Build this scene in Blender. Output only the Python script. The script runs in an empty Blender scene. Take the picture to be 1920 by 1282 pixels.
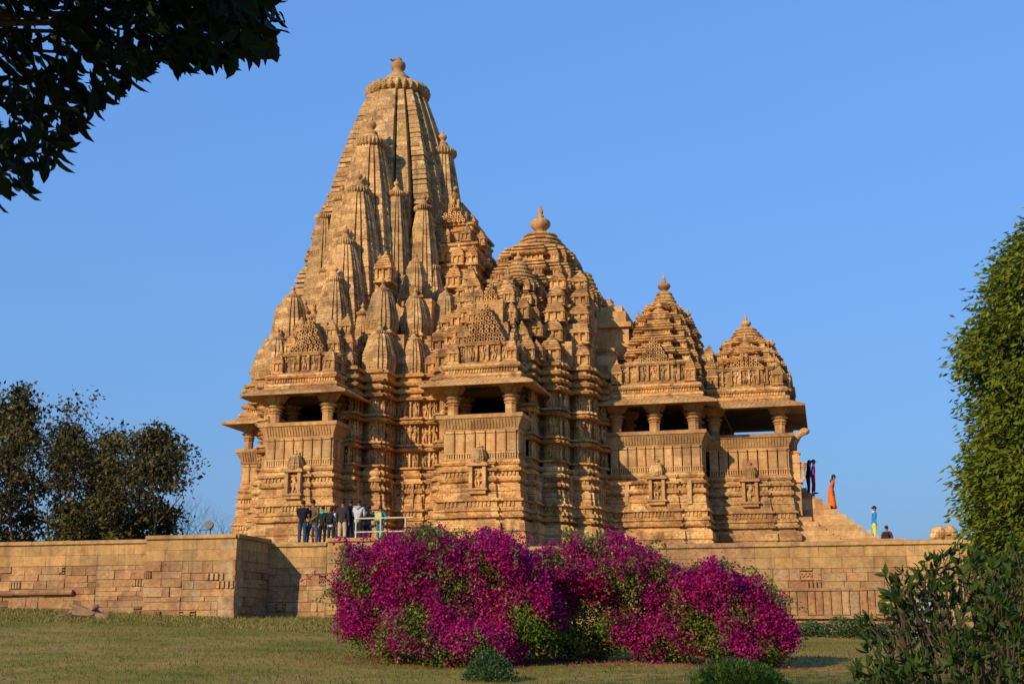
import bpy, bmesh, math, random
import numpy as np
from mathutils import Matrix, Vector
random.seed(7); rng = np.random.default_rng(11)
R = math.radians
S = bpy.context.scene
COL = S.collection

# ------------------------------------------------------------------ camera, sky, sun, exposure
cam = bpy.data.cameras.new('camera'); cam.lens = 2300/1920*36; cam.sensor_width = 36
cam.clip_start = 0.1; cam.clip_end = 4000
co = bpy.data.objects.new('camera', cam); COL.objects.link(co)
co.location = (0, 0, 1.6); co.rotation_euler = (R(90+13.4), 0, R(14.2)); S.camera = co
SUN_EL, SUN_AZ = R(24), R(205)            # azimuth clockwise from north (+Y): sun stands in the south-south-west
sd = Vector((math.sin(SUN_AZ)*math.cos(SUN_EL), math.cos(SUN_AZ)*math.cos(SUN_EL), math.sin(SUN_EL)))
W = bpy.data.worlds.new('World'); S.world = W; W.use_nodes = True
nt = W.node_tree; bg = nt.nodes['Background']
sky = nt.nodes.new('ShaderNodeTexSky'); sky.sky_type = 'NISHITA'; sky.sun_disc = False
sky.sun_elevation = SUN_EL; sky.sun_rotation = SUN_AZ; sky.air_density = 2.5; sky.dust_density = 1.0; sky.ozone_density = 10.0
gm = nt.nodes.new('ShaderNodeGamma'); gm.inputs[1].default_value = .40; nt.links.new(sky.outputs[0], gm.inputs[0])      # evens the dome out
tn = nt.nodes.new('ShaderNodeMix'); tn.data_type = 'RGBA'; tn.blend_type = 'MULTIPLY'; tn.inputs[0].default_value = 1; tn.inputs[7].default_value = (1.48, 2.62, 4.95, 1)
nt.links.new(gm.outputs[0], tn.inputs[6]); nt.links.new(tn.outputs[2], bg.inputs[0]); bg.inputs[1].default_value = 0.10
sl = bpy.data.lights.new('sun', 'SUN'); sl.energy = 5.0; sl.angle = R(0.5); sl.color = (1.0, 0.80, 0.55)
so = bpy.data.objects.new('sun', sl); COL.objects.link(so); so.rotation_euler = sd.to_track_quat('Z', 'Y').to_euler()
S.view_settings.view_transform = 'Standard'; S.view_settings.look = 'None'; S.view_settings.exposure = 0.0
S.view_settings.gamma = 1.0; S.view_settings.use_curve_mapping = False
S.render.engine = 'CYCLES'

# ------------------------------------------------------------------ object helpers
WM = {}
def tag(o, label=None, cat=None, group=None, kind=None):
    if label: o['label'] = label
    if cat: o['category'] = cat
    if group: o['group'] = group
    if kind: o['kind'] = kind
    return o
def place(o, M, parent=None):
    COL.objects.link(o); WM[o.name] = M
    if parent is not None:
        o.parent = parent; o.matrix_parent_inverse = Matrix.Identity(4); o.matrix_basis = WM[parent.name].inverted() @ M
    else: o.matrix_basis = M
    return o
def empty(name, loc):
    o = bpy.data.objects.new(name, None); o.empty_display_size = .3
    return place(o, Matrix.Translation(loc))
def inst(me, name, loc, sc=(1, 1, 1), rz=0, parent=None, M0=None):
    if isinstance(sc, (int, float)): sc = (sc, sc, sc)
    M = Matrix.Translation(loc) @ Matrix.Rotation(rz, 4, 'Z') @ Matrix.Diagonal((*sc, 1))
    if M0 is not None: M = M0 @ M
    return place(bpy.data.objects.new(name, me), M, parent)
class MB:
    def __init__(s): s.v = []; s.f = []
    def add(s, v, f):
        n = len(s.v); s.v += [tuple(p) for p in v]; s.f += [tuple(i+n for i in q) for q in f]; return s
    def box(s, x0, x1, y0, y1, z0, z1, top=1.0):
        cx, cy = (x0+x1)/2, (y0+y1)/2; t = top
        X0, X1, Y0, Y1 = cx+(x0-cx)*t, cx+(x1-cx)*t, cy+(y0-cy)*t, cy+(y1-cy)*t
        return s.add([(x0,y0,z0),(x1,y0,z0),(x1,y1,z0),(x0,y1,z0),(X0,Y0,z1),(X1,Y0,z1),(X1,Y1,z1),(X0,Y1,z1)],
              [(3,2,1,0),(4,5,6,7),(0,1,5,4),(1,2,6,5),(2,3,7,6),(3,0,4,7)])
    def rings(s, rs, cap0=True, cap1=True):
        n = len(rs[0]); v = [p for r in rs for p in r]; f = []
        for k in range(len(rs)-1):
            a, b = k*n, (k+1)*n
            for i in range(n):
                j = (i+1) % n; f.append((a+i, a+j, b+j, b+i))
        if cap0: f.append(tuple(range(n-1, -1, -1)))
        if cap1: f.append(tuple((len(rs)-1)*n+i for i in range(n)))
        return s.add(v, f)
    def stack(s, poly, prof, cap0=True, cap1=True):
        m = miter(poly)
        return s.rings([[(p[0]+q[0]*o, p[1]+q[1]*o, z) for p, q in zip(poly, m)] for z, o in prof], cap0, cap1)
    def lathe(s, prof, n=16, c=(0, 0, 0), rib=0.0, nr=0):
        rs = []
        for r, z in prof:
            rs.append([(c[0]+r*(1-(rib*(0.5+0.5*math.cos(nr*2*math.pi*i/n)) if nr else 0))*math.cos(2*math.pi*i/n),
                        c[1]+r*(1-(rib*(0.5+0.5*math.cos(nr*2*math.pi*i/n)) if nr else 0))*math.sin(2*math.pi*i/n), c[2]+z) for i in range(n)])
        return s.rings(rs)
    def tube(s, pts, rad, n=6, flat=1.0):
        rs = []; pts = [Vector(p) for p in pts]
        for i, p in enumerate(pts):
            d = (pts[min(i+1, len(pts)-1)]-pts[max(i-1, 0)]).normalized()
            a = d.cross(Vector((0, 1, 0.013)));
            if a.length < .05: a = d.cross(Vector((1, 0, 0)))
            a.normalize(); b = d.cross(a)
            rs.append([p+a*(rad[i]*math.cos(2*math.pi*k/n))+b*(rad[i]*flat*math.sin(2*math.pi*k/n)) for k in range(n)])
        return s.rings(rs)
    def ball(s, c, r, nu=8, nv=6):
        if isinstance(r, (int, float)): r = (r, r, r)
        rs = []
        for j in range(nv+1):
            a = math.pi*(0.04+0.92*j/nv)-math.pi/2
            rs.append([(c[0]+r[0]*math.cos(a)*math.cos(2*math.pi*i/nu), c[1]+r[1]*math.cos(a)*math.sin(2*math.pi*i/nu), c[2]+r[2]*math.sin(a)) for i in range(nu)])
        return s.rings(rs)
    def torus(s, c, R0, r, axis='y', n=10, m=4, depth=None):
        depth = depth or r; v = []; f = []
        for i in range(n):
            a = 2*math.pi*i/n
            for j in range(m):
                b = 2*math.pi*(j+.5)/m; q = R0+r*math.cos(b)*1.3; d = depth*math.sin(b)*1.3
                v.append((c[0]+q*math.cos(a), c[1]+d, c[2]+q*math.sin(a)) if axis == 'y' else (c[0]+d, c[1]+q*math.cos(a), c[2]+q*math.sin(a)))
                f.append((i*m+j, i*m+(j+1) % m, ((i+1) % n)*m+(j+1) % m, ((i+1) % n)*m+j))
        return s.add(v, f)
    def mesh(s, name, mat, smooth=False):
        me = bpy.data.meshes.new(name); me.from_pydata(s.v, [], s.f)
        bm = bmesh.new(); bm.from_mesh(me); bmesh.ops.recalc_face_normals(bm, faces=bm.faces); bm.to_mesh(me); bm.free()
        me.materials.append(mat)
        if smooth: me.shade_smooth()
        return me
    def build(s, name, mat, parent=None, M=None, smooth=False):
        return place(bpy.data.objects.new(name, s.mesh(name, mat, smooth)), M or Matrix.Identity(4), parent)
def miter(poly):
    out = []; n = len(poly)
    for i in range(n):
        a, b, c = Vector(poly[i-1]), Vector(poly[i]), Vector(poly[(i+1) % n])
        d1, d2 = (b-a).normalized(), (c-b).normalized()
        n1, n2 = Vector((d1.y, -d1.x)), Vector((d2.y, -d2.x))
        k = 1+n1.dot(n2); out.append((n1+n2)/(k if k > .2 else 2))
    return out
def quad_poly(cx, cy, st):
    q = []
    for i, (dx, dy) in enumerate(st):
        q.append((dx, -dy))
        if i+1 < len(st): q.append((dx, -st[i+1][1]))
    p = q+[(x, -y) for x, y in reversed(q)]+[(-x, -y) for x, y in q]+[(-x, y) for x, y in reversed(q)]
    return [(cx+x, cy+y) for x, y in p]
def edges(poly):
    for i in range(len(poly)):
        a, b = Vector(poly[i]), Vector(poly[(i+1) % len(poly)]); d = b-a; L = d.length
        if L < 1e-4: continue
        d /= L; yield a, b, d, Vector((d.y, -d.x)), L

# ------------------------------------------------------------------ materials
def nodes(name):
    m = bpy.data.materials.new(name); m.use_nodes = True; t = m.node_tree
    return m, t, t.nodes['Principled BSDF'], (lambda ty, **k: mk(t, ty, k)), t.links.new
def mk(t, ty, k):
    n = t.nodes.new(ty)
    for a, b in k.items():
        if a.startswith('i_'):
            key = a[2:]; n.inputs[int(key) if key.isdigit() else key].default_value = b
        else: setattr(n, a, b)
    return n
def ramp(N, stops):
    r = N('ShaderNodeValToRGB'); e = r.color_ramp.elements
    while len(e) < len(stops): e.new(.5)
    for q, (p, c) in zip(e, stops): q.position = p; q.color = (*c, 1) if len(c) == 3 else c
    return r
def mixc(N, L, fac, a, b, mode='MIX'):
    m = N('ShaderNodeMix', data_type='RGBA', blend_type=mode)
    for s_, v in ((m.inputs[0], fac), (m.inputs[6], a), (m.inputs[7], b)):
        if hasattr(v, 'is_output') or hasattr(v, 'links'): L(v, s_)
        else: s_.default_value = v if isinstance(v, (int, float)) else (*v, 1)
    return m.outputs[2]
def stone(name, c1, c2, c3, lichen=.35, block=(.62, .30), carve=0.0, rand=.25, bump=.5, cscale=7.0, streak=.4, lines=0.0, hues=False, pale=0.0, patch=.55, grime=0.0):
    m, t, P, N, L = nodes(name)
    g = N('ShaderNodeNewGeometry'); sep = N('ShaderNodeSeparateXYZ'); L(g.outputs['Position'], sep.inputs[0])
    ad = N('ShaderNodeMath', operation='ADD'); L(sep.outputs[0], ad.inputs[0]); L(sep.outputs[1], ad.inputs[1])
    cb = N('ShaderNodeCombineXYZ'); L(ad.outputs[0], cb.inputs[0]); L(sep.outputs[2], cb.inputs[1])
    br = N('ShaderNodeTexBrick', i_Scale=1.0, offset=.43); L(cb.outputs[0], br.inputs['Vector'])
    br.inputs['Color1'].default_value = (0, 0, 0, 1); br.inputs['Color2'].default_value = (1, 1, 1, 1); br.inputs['Mortar'].default_value = (.25, .25, .25, 1)
    br.inputs['Mortar Size'].default_value = .006; br.inputs['Brick Width'].default_value = block[0]; br.inputs['Row Height'].default_value = block[1]
    rp = ramp(N, [(0, c1), (.5, c2), (1, c3)]); L(br.outputs['Color'], rp.inputs[0])
    n1 = N('ShaderNodeTexNoise', i_Scale=.55, i_Detail=6.0, i_Roughness=.65); L(g.outputs['Position'], n1.inputs['Vector'])
    r1 = ramp(N, [(.40, (0, 0, 0)), (.66, (1, 1, 1))]); L(n1.outputs[0], r1.inputs[0])
    c = mixc(N, L, r1.outputs[0], rp.outputs[0], c2)
    if pale:
        b2_ = N('ShaderNodeTexBrick', i_Scale=1.0, offset=.37); L(cb.outputs[0], b2_.inputs['Vector']); b2_.inputs['Color1'].default_value = (0, 0, 0, 1); b2_.inputs['Color2'].default_value = (1, 1, 1, 1)
        b2_.inputs['Mortar Size'].default_value = 0; b2_.inputs['Brick Width'].default_value = block[0]*1.3; b2_.inputs['Row Height'].default_value = block[1]*1.15
        rq = ramp(N, [(.0, (.55, .50, .50)), (.10, (.62, .56, .55)), (.16, (1, 1, 1)), (.86, (1, 1, 1)), (.93, (1.28, 1.30, 1.38))]); L(b2_.outputs['Color'], rq.inputs[0]); c = mixc(N, L, pale, c, mixc(N, L, 1.0, c, rq.outputs[0], 'MULTIPLY'))
    oi = N('ShaderNodeObjectInfo'); ro = ramp(N, [(0, (1-rand, 1-rand, 1-rand*.8)), (.5, (1, 1, 1)), (1, (1+rand*.6, 1+rand*.35, 1+rand*.25))])
    if hues:
        for e_ in list(ro.color_ramp.elements)[1:-1]: ro.color_ramp.elements.remove(e_)
        hs = [(0, (.60, .54, .56)), (.10, (.88, .72, .66)), (.28, (1.0, .97, .9)), (.42, (.86, .80, .78)), (.56, (1.14, 1.06, .92)), (.72, (1.06, .88, .74)), (.84, (.92, .95, 1.0)), (1, (1.25, 1.2, 1.05))]
        for p_, q_ in hs[1:-1]: ro.color_ramp.elements.new(p_)
        for e_, (p_, q_) in zip(ro.color_ramp.elements, hs): e_.position = p_; e_.color = (*q_, 1)
    L(oi.outputs['Random'], ro.inputs[0]); c = mixc(N, L, 1.0, c, ro.outputs[0], 'MULTIPLY')
    n6 = N('ShaderNodeTexNoise', i_Scale=1.1, i_Detail=9.0, i_Roughness=.72); n6.inputs['Distortion'].default_value = .4; L(g.outputs['Position'], n6.inputs['Vector'])
    r6 = ramp(N, [(.30, (.52, .50, .50)), (.42, (.86, .80, .74)), (.52, (1, 1, 1)), (.62, (1.05, .98, .90)), (.72, (1.16, 1.2, 1.22))]); L(n6.outputs[0], r6.inputs[0])
    c = mixc(N, L, patch, c, mixc(N, L, 1.0, c, r6.outputs[0], 'MULTIPLY'))
    n2 = N('ShaderNodeTexNoise', i_Scale=5.0, i_Detail=8.0, i_Roughness=.7); L(g.outputs['Position'], n2.inputs['Vector'])
    r2 = ramp(N, [(.3, (.72, .70, .68)), (.7, (1.18, 1.16, 1.12))]); L(n2.outputs[0], r2.inputs[0])
    c = mixc(N, L, 1.0, c, r2.outputs[0], 'MULTIPLY')
    mp = N('ShaderNodeMapping'); mp.inputs['Scale'].default_value = (2.6, 2.6, .28); L(g.outputs['Position'], mp.inputs[0])
    n3 = N('ShaderNodeTexNoise', i_Scale=1.0, i_Detail=5.0, i_Roughness=.6); L(mp.outputs[0], n3.inputs['Vector'])
    r3 = ramp(N, [(.52, (0, 0, 0)), (.74, (1, 1, 1))]); L(n3.outputs[0], r3.inputs[0])
    ms = N('ShaderNodeMath', operation='MULTIPLY', i_1=streak); L(r3.outputs[0], ms.inputs[0])
    c = mixc(N, L, ms.outputs[0], c, (.085, .062, .042))
    n4 = N('ShaderNodeTexNoise', i_Scale=1.7, i_Detail=9.0, i_Roughness=.75); L(g.outputs['Position'], n4.inputs['Vector'])
    r4 = ramp(N, [(.56, (0, 0, 0)), (.68, (1, 1, 1))]); L(n4.outputs[0], r4.inputs[0])
    ml = N('ShaderNodeMath', operation='MULTIPLY', i_1=lichen); L(r4.outputs[0], ml.inputs[0])
    c = mixc(N, L, ml.outputs[0], c, (.36, .33, .22))
    if grime:
        mg = N('ShaderNodeMapping'); mg.inputs['Scale'].default_value = (1, 1, 1.7); L(g.outputs['Position'], mg.inputs[0])
        ng = N('ShaderNodeTexNoise', i_Scale=6.5, i_Detail=7.0, i_Roughness=.68); L(mg.outputs[0], ng.inputs['Vector'])
        rg = ramp(N, [(.50, (0, 0, 0)), (.62, (1, 1, 1))]); L(ng.outputs[0], rg.inputs[0])
        mgf = N('ShaderNodeMath', operation='MULTIPLY', i_1=grime); L(rg.outputs[0], mgf.inputs[0]); c = mixc(N, L, mgf.outputs[0], c, (.095, .058, .035))
    h = N('ShaderNodeMath', operation='MULTIPLY', i_1=.03); L(n2.outputs[0], h.inputs[0]); hh = h.outputs[0]
    n5 = N('ShaderNodeTexNoise', i_Scale=26.0, i_Detail=4.0); L(g.outputs['Position'], n5.inputs['Vector'])
    h5 = N('ShaderNodeMath', operation='MULTIPLY_ADD', i_1=.012); L(n5.outputs[0], h5.inputs[0]); L(hh, h5.inputs[2]); hh = h5.outputs[0]
    fj = N('ShaderNodeMath', operation='MULTIPLY_ADD', i_1=-.02); L(br.outputs['Fac'], fj.inputs[0]); L(hh, fj.inputs[2]); hh = fj.outputs[0]
    if lines:
        wv = N('ShaderNodeTexWave', wave_type='BANDS', bands_direction='Z', i_Scale=3.1, i_Distortion=.6, i_Detail=2.0); L(g.outputs['Position'], wv.inputs['Vector'])
        hw = N('ShaderNodeMath', operation='MULTIPLY_ADD', i_1=.028*lines); L(wv.outputs['Fac'], hw.inputs[0]); L(hh, hw.inputs[2]); hh = hw.outputs[0]
    if carve:
        vo = N('ShaderNodeTexVoronoi', feature='F1', distance='CHEBYCHEV', i_Scale=cscale, i_Randomness=.55); L(g.outputs['Position'], vo.inputs['Vector'])
        rv = ramp(N, [(.18, (0, 0, 0)), (.45, (1, 1, 1))]); L(vo.outputs['Distance'], rv.inputs[0])
        hv = N('ShaderNodeMath', operation='MULTIPLY_ADD', i_1=.05*carve); L(rv.outputs[0], hv.inputs[0]); L(hh, hv.inputs[2]); hh = hv.outputs[0]
    bp = N('ShaderNodeBump', i_Strength=bump, i_Distance=1.0); L(hh, bp.inputs['Height']); L(bp.outputs[0], P.inputs['Normal'])
    L(c, P.inputs['Base Color']); P.inputs['Roughness'].default_value = .9; P.inputs['Specular IOR Level'].default_value = .2
    return m
MS = stone('sandstone', (.31, .15, .060), (.58, .33, .118), (.75, .50, .215), carve=.9, cscale=9, lines=.7, pale=.6, streak=.75, grime=.55)
MSP = stone('spire_sandstone', (.34, .185, .078), (.55, .34, .138), (.72, .49, .225), lichen=.6, carve=2.4, cscale=7.5, streak=.65, lines=.25, pale=.7, grime=.38)
MPL = stone('plain_sandstone', (.37, .20, .085), (.51, .30, .12), (.62, .41, .185), lichen=.2, block=(.9, .45), streak=.4, bump=.35, pale=.4, grime=.22)
MFG = stone('figure_sandstone', (.38, .21, .085), (.55, .335, .135), (.70, .48, .215), rand=.45, bump=.3, grime=.3)
MCL = stone('wall_stone', (.33, .20, .115), (.45, .29, .138), (.54, .385, .19), lichen=.6, block=(9, 9), rand=.45, streak=.55, bump=.9, hues=True, patch=.95, grime=.4)
MCP = stone('coping_stone', (.39, .235, .095), (.47, .295, .118), (.54, .355, .15), lichen=.25, block=(9, 9), rand=.18, streak=.6, patch=.7, grime=.22)
MIN = stone('interior_shade_stone', (.07, .048, .03), (.10, .07, .042), (.13, .09, .055), lichen=.0, rand=.1, bump=.3)  # for hall and balcony interiors: deep shade put into the base colour
def plain(name, col, rough=.8, noise=.25, sc=8.0, spec=.3):
    m, t, P, N, L = nodes(name)
    g = N('ShaderNodeNewGeometry'); n = N('ShaderNodeTexNoise', i_Scale=sc, i_Detail=4.0); L(g.outputs['Position'], n.inputs['Vector'])
    lo = tuple(c*(1-noise) for c in col); hi = tuple(min(1, c*(1+noise)) for c in col)
    r = ramp(N, [(.3, lo), (.7, hi)]); L(n.outputs[0], r.inputs[0]); L(r.outputs[0], P.inputs['Base Color'])
    P.inputs['Roughness'].default_value = rough; P.inputs['Specular IOR Level'].default_value = spec
    return m
def leafmat(name, cols, trans=.25, rough=.55, sc=1.2, spec=.35):
    m, t, P, N, L = nodes(name)
    g = N('ShaderNodeNewGeometry'); n = N('ShaderNodeTexNoise', i_Scale=sc, i_Detail=3.0); L(g.outputs['Position'], n.inputs['Vector'])
    mm = N('ShaderNodeMath', operation='MULTIPLY_ADD', i_1=.55, i_2=0.0); L(g.outputs['Random Per Island'], mm.inputs[0])
    m2 = N('ShaderNodeMath', operation='MULTIPLY_ADD', i_1=.45); L(n.outputs[0], m2.inputs[0]); L(mm.outputs[0], m2.inputs[2])
    r = ramp(N, [(.12+.76*i/(len(cols)-1), c) for i, c in enumerate(cols)]); L(m2.outputs[0], r.inputs[0])
    L(r.outputs[0], P.inputs['Base Color']); P.inputs['Roughness'].default_value = rough; P.inputs['Specular IOR Level'].default_value = spec
    if trans:
        tr = N('ShaderNodeBsdfTranslucent'); L(r.outputs[0], tr.inputs[0]); mx = N('ShaderNodeMixShader', i_0=trans)
        L(P.outputs[0], mx.inputs[1]); L(tr.outputs[0], mx.inputs[2]); L(mx.outputs[0], t.nodes['Material Output'].inputs[0])
    return m

# ------------------------------------------------------------------ the ground
def gz(x, y):
    yy = np.clip(y, -30, 52); return yy*np.clip(.0317-.00094*np.clip(x, -45, 30), .012, .075)
def ground_material():
    m, t, P, N, L = nodes('lawn')
    g = N('ShaderNodeNewGeometry')
    n1 = N('ShaderNodeTexNoise', i_Scale=.35, i_Detail=5.0, i_Roughness=.6); L(g.outputs['Position'], n1.inputs['Vector'])
    r1 = ramp(N, [(.32, (.14, .145, .024)), (.5, (.235, .195, .045)), (.66, (.33, .22, .08))]); L(n1.outputs[0], r1.inputs[0])
    n2 = N('ShaderNodeTexNoise', i_Scale=9.0, i_Detail=6.0, i_Roughness=.75); L(g.outputs['Position'], n2.inputs['Vector'])
    r2 = ramp(N, [(.3, (.5, .5, .45)), (.7, (1.4, 1.35, 1.2))]); L(n2.outputs[0], r2.inputs[0])
    c = mixc(N, L, 1.0, r1.outputs[0], r2.outputs[0], 'MULTIPLY')
    n3 = N('ShaderNodeTexNoise', i_Scale=1.3, i_Detail=7.0, i_Roughness=.7); L(g.outputs['Position'], n3.inputs['Vector'])
    r3 = ramp(N, [(.36, (.70, .86, .60)), (.5, (1, 1, 1)), (.64, (1.25, .98, .90))]); L(n3.outputs[0], r3.inputs[0]); c = mixc(N, L, 1.0, c, r3.outputs[0], 'MULTIPLY'); L(c, P.inputs['Base Color'])
    b = N('ShaderNodeBump', i_Strength=.6, i_Distance=.06); L(n2.outputs[0], b.inputs['Height']); L(b.outputs[0], P.inputs['Normal'])
    P.inputs['Roughness'].default_value = 1.0; P.inputs['Specular IOR Level'].default_value = .1
    return m
def grid_axis(lo, hi, step, far):
    a = list(np.arange(lo, hi+.01, step)); return np.array([-far, -far/4]+[q for q in a]+[far/4, far])
gx, gy = grid_axis(-60, 40, 2.0, 1500), grid_axis(-40, 70, 2.0, 1500)
XX, YY = np.meshgrid(gx, gy); ZZ = gz(XX, YY)+.05*np.sin(XX*.7+1)*np.sin(YY*.45)*(np.abs(XX) < 70)
gv = np.stack([XX, YY, ZZ], -1).reshape(-1, 3); nx = len(gx)
gf = [(j*nx+i, j*nx+i+1, (j+1)*nx+i+1, (j+1)*nx+i) for j in range(len(gy)-1) for i in range(nx-1)]
lawn = MB().add(gv.tolist(), gf).build('ground', ground_material(), smooth=True); tag(lawn, kind='structure')
def ground_z(x, y): return float(gz(np.array(x), np.array(y))+.05*math.sin(x*.7+1)*math.sin(y*.45))

# ------------------------------------------------------------------ the raised terrace and its stone facing
_yw, _pt = R(14.2), R(13.4)
_f = np.array([-math.sin(_yw)*math.cos(_pt), math.cos(_yw)*math.cos(_pt), math.sin(_pt)]); _r = np.array([math.cos(_yw), math.sin(_yw), 0]); _u = np.cross(_r, _f)
def at(x, y, Y):
    """world point at northing Y seen in the direction of photograph pixel x, y (used once to take measurements)"""
    d = _f*2300+_r*(x-960)+_u*(641-y); d = d*(Y/d[1]); return Vector((d[0], d[1], d[2]+1.6))
MMORT = plain('wall_core', (.34, .225, .115), 1.0, .4, 3.0, .1)
ter = MB().stack([(-70, 42.9), (-21.3, 42.9), (-21.3, 45.0), (-15.5, 45.0), (-15.5, 47.8), (30, 47.8), (30, 80), (-70, 80)], [(0, 0), (4.99, 0)]).build('terrace', plain('terrace_paving', (.26, .175, .10), .95, .3, 2.0, .1)); tag(ter, kind='structure')
def stone_unit(k):
    r = random.Random(k); b = MB(); j = lambda a: r.uniform(-a, a)
    f = [(-.5, -.5), (.5, -.5), (.5, .5), (-.5, .5)]; i = [(x*(.97+j(.015)), z*(.95+j(.03))) for x, z in f]
    v = [(x*.985, .5, z*.97) for x, z in f]+[(x*.99, -.43, z*.985) for x, z in f]+[(x, -.5+j(.05), z) for x, z in i]
    return b.add(v, [(0,1,5,4),(1,2,6,5),(2,3,7,6),(3,0,4,7),(4,5,9,8),(5,6,10,9),(6,7,11,10),(7,4,8,11),(8,9,10,11)]).mesh('stone', MCL)
STONES = [stone_unit(k) for k in range(6)]
def carved_unit(k):
    b = MB(); b.box(-.5, .5, -.30, .5, -.48, .48)
    if k == 0:
        for i in range(4): b.box(-.46+.25*i, -.30+.25*i, -.62, -.28, -.42, .42)
    elif k == 1:
        for z in (-.4, -.05, .3): b.box(-.48, .48, -.62, -.28, z, z+.16)
        b.box(-.2, .2, -.7, -.28, -.3, .3)
    else:
        for i in range(3): b.torus((-.32+.32*i, -.34, 0), .13, .05, n=10, m=4, depth=.16)
        b.box(-.5, .5, -.6, -.28, .34, .48); b.box(-.5, .5, -.6, -.28, -.48, -.34)
    return b.mesh('carved_block', MCL)
CARVED = [carved_unit(k) for k in range(3)]
CAPM = MB().stack([(-.5, -.5), (.5, -.5), (.5, .5), (-.5, .5)], [(-.5, -.03), (-.4, 0), (.4, 0), (.5, -.03)]).mesh('coping_slab', MCP)
ASH = MB().stack([(-.498, -.5), (.498, -.5), (.498, .5), (-.498, .5)], [(-.495, 0), (.495, 0)]).mesh('ashlar_block', MCP)
NST = [0]
extra_stone = MB()
def put_stone(me, name, M, parent, joined):
    if joined: extra_stone.add([M @ v.co for v in me.vertices], [tuple(p.vertices) for p in me.polygons])
    else: place(bpy.data.objects.new(name, me), M, parent); NST[0] += 1
def facing(parent, p0, p1, top, joined=False, carved=.05, slabs=None):
    """cap slab, smooth ashlar band, then rough courses down to the ground, along p0 > p1 with the outside on the right hand"""
    p0, p1 = Vector((*p0, 0)), Vector((*p1, 0)); d = (p1-p0); L = d.length; d /= L; rz = math.atan2(d.y, d.x); nrm = Vector((d.y, -d.x, 0))
    gz0 = min(ground_z(*p0[:2]), ground_z(*p1[:2]))-.25
    back = MB().box(0, L, .10, .62, gz0, top-.02).build('wall_core', MMORT, parent, M=Matrix.Translation(p0) @ Matrix.Rotation(rz, 4, 'Z'))
    def blk(me, name, s, z, w, h, dep, out):
        c = p0+d*(s+w/2)+nrm*(out-dep/2); c.z = z+h/2
        put_stone(me, name, Matrix.Translation(c) @ Matrix.Rotation(rz, 4, 'Z') @ Matrix.Diagonal((w, dep, h, 1)), parent, joined)
    s = 0
    while s < L-.05:
        w = min(random.uniform(1.3, 2.2), L-s); w = L-s if L-s-w < .5 else w
        blk(CAPM, 'coping_slab', s, top-.15, w-.006, .15, .62, .085); s += w
    for zz, hh in ((top-.15-.40, .395), (top-.15-.80, .395)):
        s = 0
        while s < L-.05:
            w = min(random.uniform(.6, 1.3), L-s); w = L-s if L-s-w < .4 else w
            blk(ASH, 'ashlar_block', s, zz, w-.006, hh, .3, random.uniform(-.006, .006)); s += w
    ps = 0
    while ps < L-.02:
        pw = random.uniform(1.2, 2.6); pw = L-ps if L-ps-pw < .8 else pw; z = top-.955; cap_ = 0
        while z > gz0:
            h = random.choice((.17, .24, .27, .31, .36, .44)); h = min(h, z-gz0+.02); z -= h; s = ps
            while s < ps+pw-.03:
                w = min(random.uniform(.24, .95)*(1.25 if h < .25 else .85 if h > .4 else 1), ps+pw-s); w = ps+pw-s if ps+pw-s-w < .2 else w
                cv = random.random() < carved and w < .8 and h > .22
                me = random.choice(CARVED) if cv else random.choice(STONES)
                blk(me, 'carved_block' if cv else 'stone', s, z, w-.004, h-.004, .32, random.uniform(-.025, .03)+(.02 if cv else 0)); s += w
        ps += pw
wallL = tag(empty('platform_wall', (-30, 42.3, 2.3)), 'weathered patchwork stone platform wall at the left edge, lower section with ledge', 'wall')
wallB = tag(empty('platform_wall', (-23, 41.7, 2.1)), 'projecting corner bastion of the stone platform wall beside the shadowed recess', 'wall')
wallC = tag(empty('platform_wall', (-18, 44.5, 2.0)), 'recessed stone platform wall with a bastion shadow, below the group of visitors', 'wall')
wallD = tag(empty('platform_wall', (0, 47.3, 1.4)), 'long stone platform wall behind the pink bushes, reaching the stairs and right tree', 'wall')
facing(wallL, (-33.0, 42.3), (-24.7, 42.3), 5.12, carved=.16); facing(wallL, (-62, 42.3), (-33.0, 42.3), 5.12, joined=True)
xx_ = -33.0
while xx_ < -28.2:
    w_ = random.uniform(.7, 1.5); dz, dy = random.uniform(-.025, .025), random.uniform(-.03, .03)
    MB().stack([(xx_, 42.15+dy), (xx_+w_-.02, 42.15+dy), (xx_+w_-.02, 42.5), (xx_, 42.5)], [(3.04+dz, -.05), (3.07+dz, .02), (3.14+dz, .05), (3.22+dz, .03), (3.25+dz, -.05)]).build('moulded_ledge', MCL, wallL); xx_ += w_
facing(wallB, (-24.7, 41.7), (-20.99, 41.7), 5.20, carved=.16); facing(wallB, (-20.99, 41.7), (-20.99, 44.5), 5.20, carved=.05)
facing(wallC, (-20.99, 44.5), (-18.6, 44.5), 5.05, carved=.12); facing(wallC, (-18.6, 44.5), (-15.2, 44.5), 5.20, carved=.05)
facing(wallC, (-15.2, 44.5), (-15.2, 47.3), 5.0, joined=True)
facing(wallD, (-15.2, 47.3), (-2.6, 47.3), 4.93, joined=True)
SLZ = 2.72
facing(wallD, (-2.6, 47.3), (6.5, 47.3), 4.93, carved=.03); facing(wallD, (6.5, 47.3), (28, 47.3), 4.93, joined=True)
UPR = MB().box(-.5, .5, -.5, .5, -.5, .5).box(-.36, .36, -.62, -.4, -.46, .46).mesh('upright_slab', MCL)
x = -2.0
while x < 3.6:
    w = random.uniform(.22, .38)
    inst(UPR, 'upright_slab', (x+w/2, 47.27, SLZ+random.uniform(-.02, .02)), (w-.03, .16, .86), 0, wallD); x += w
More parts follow.
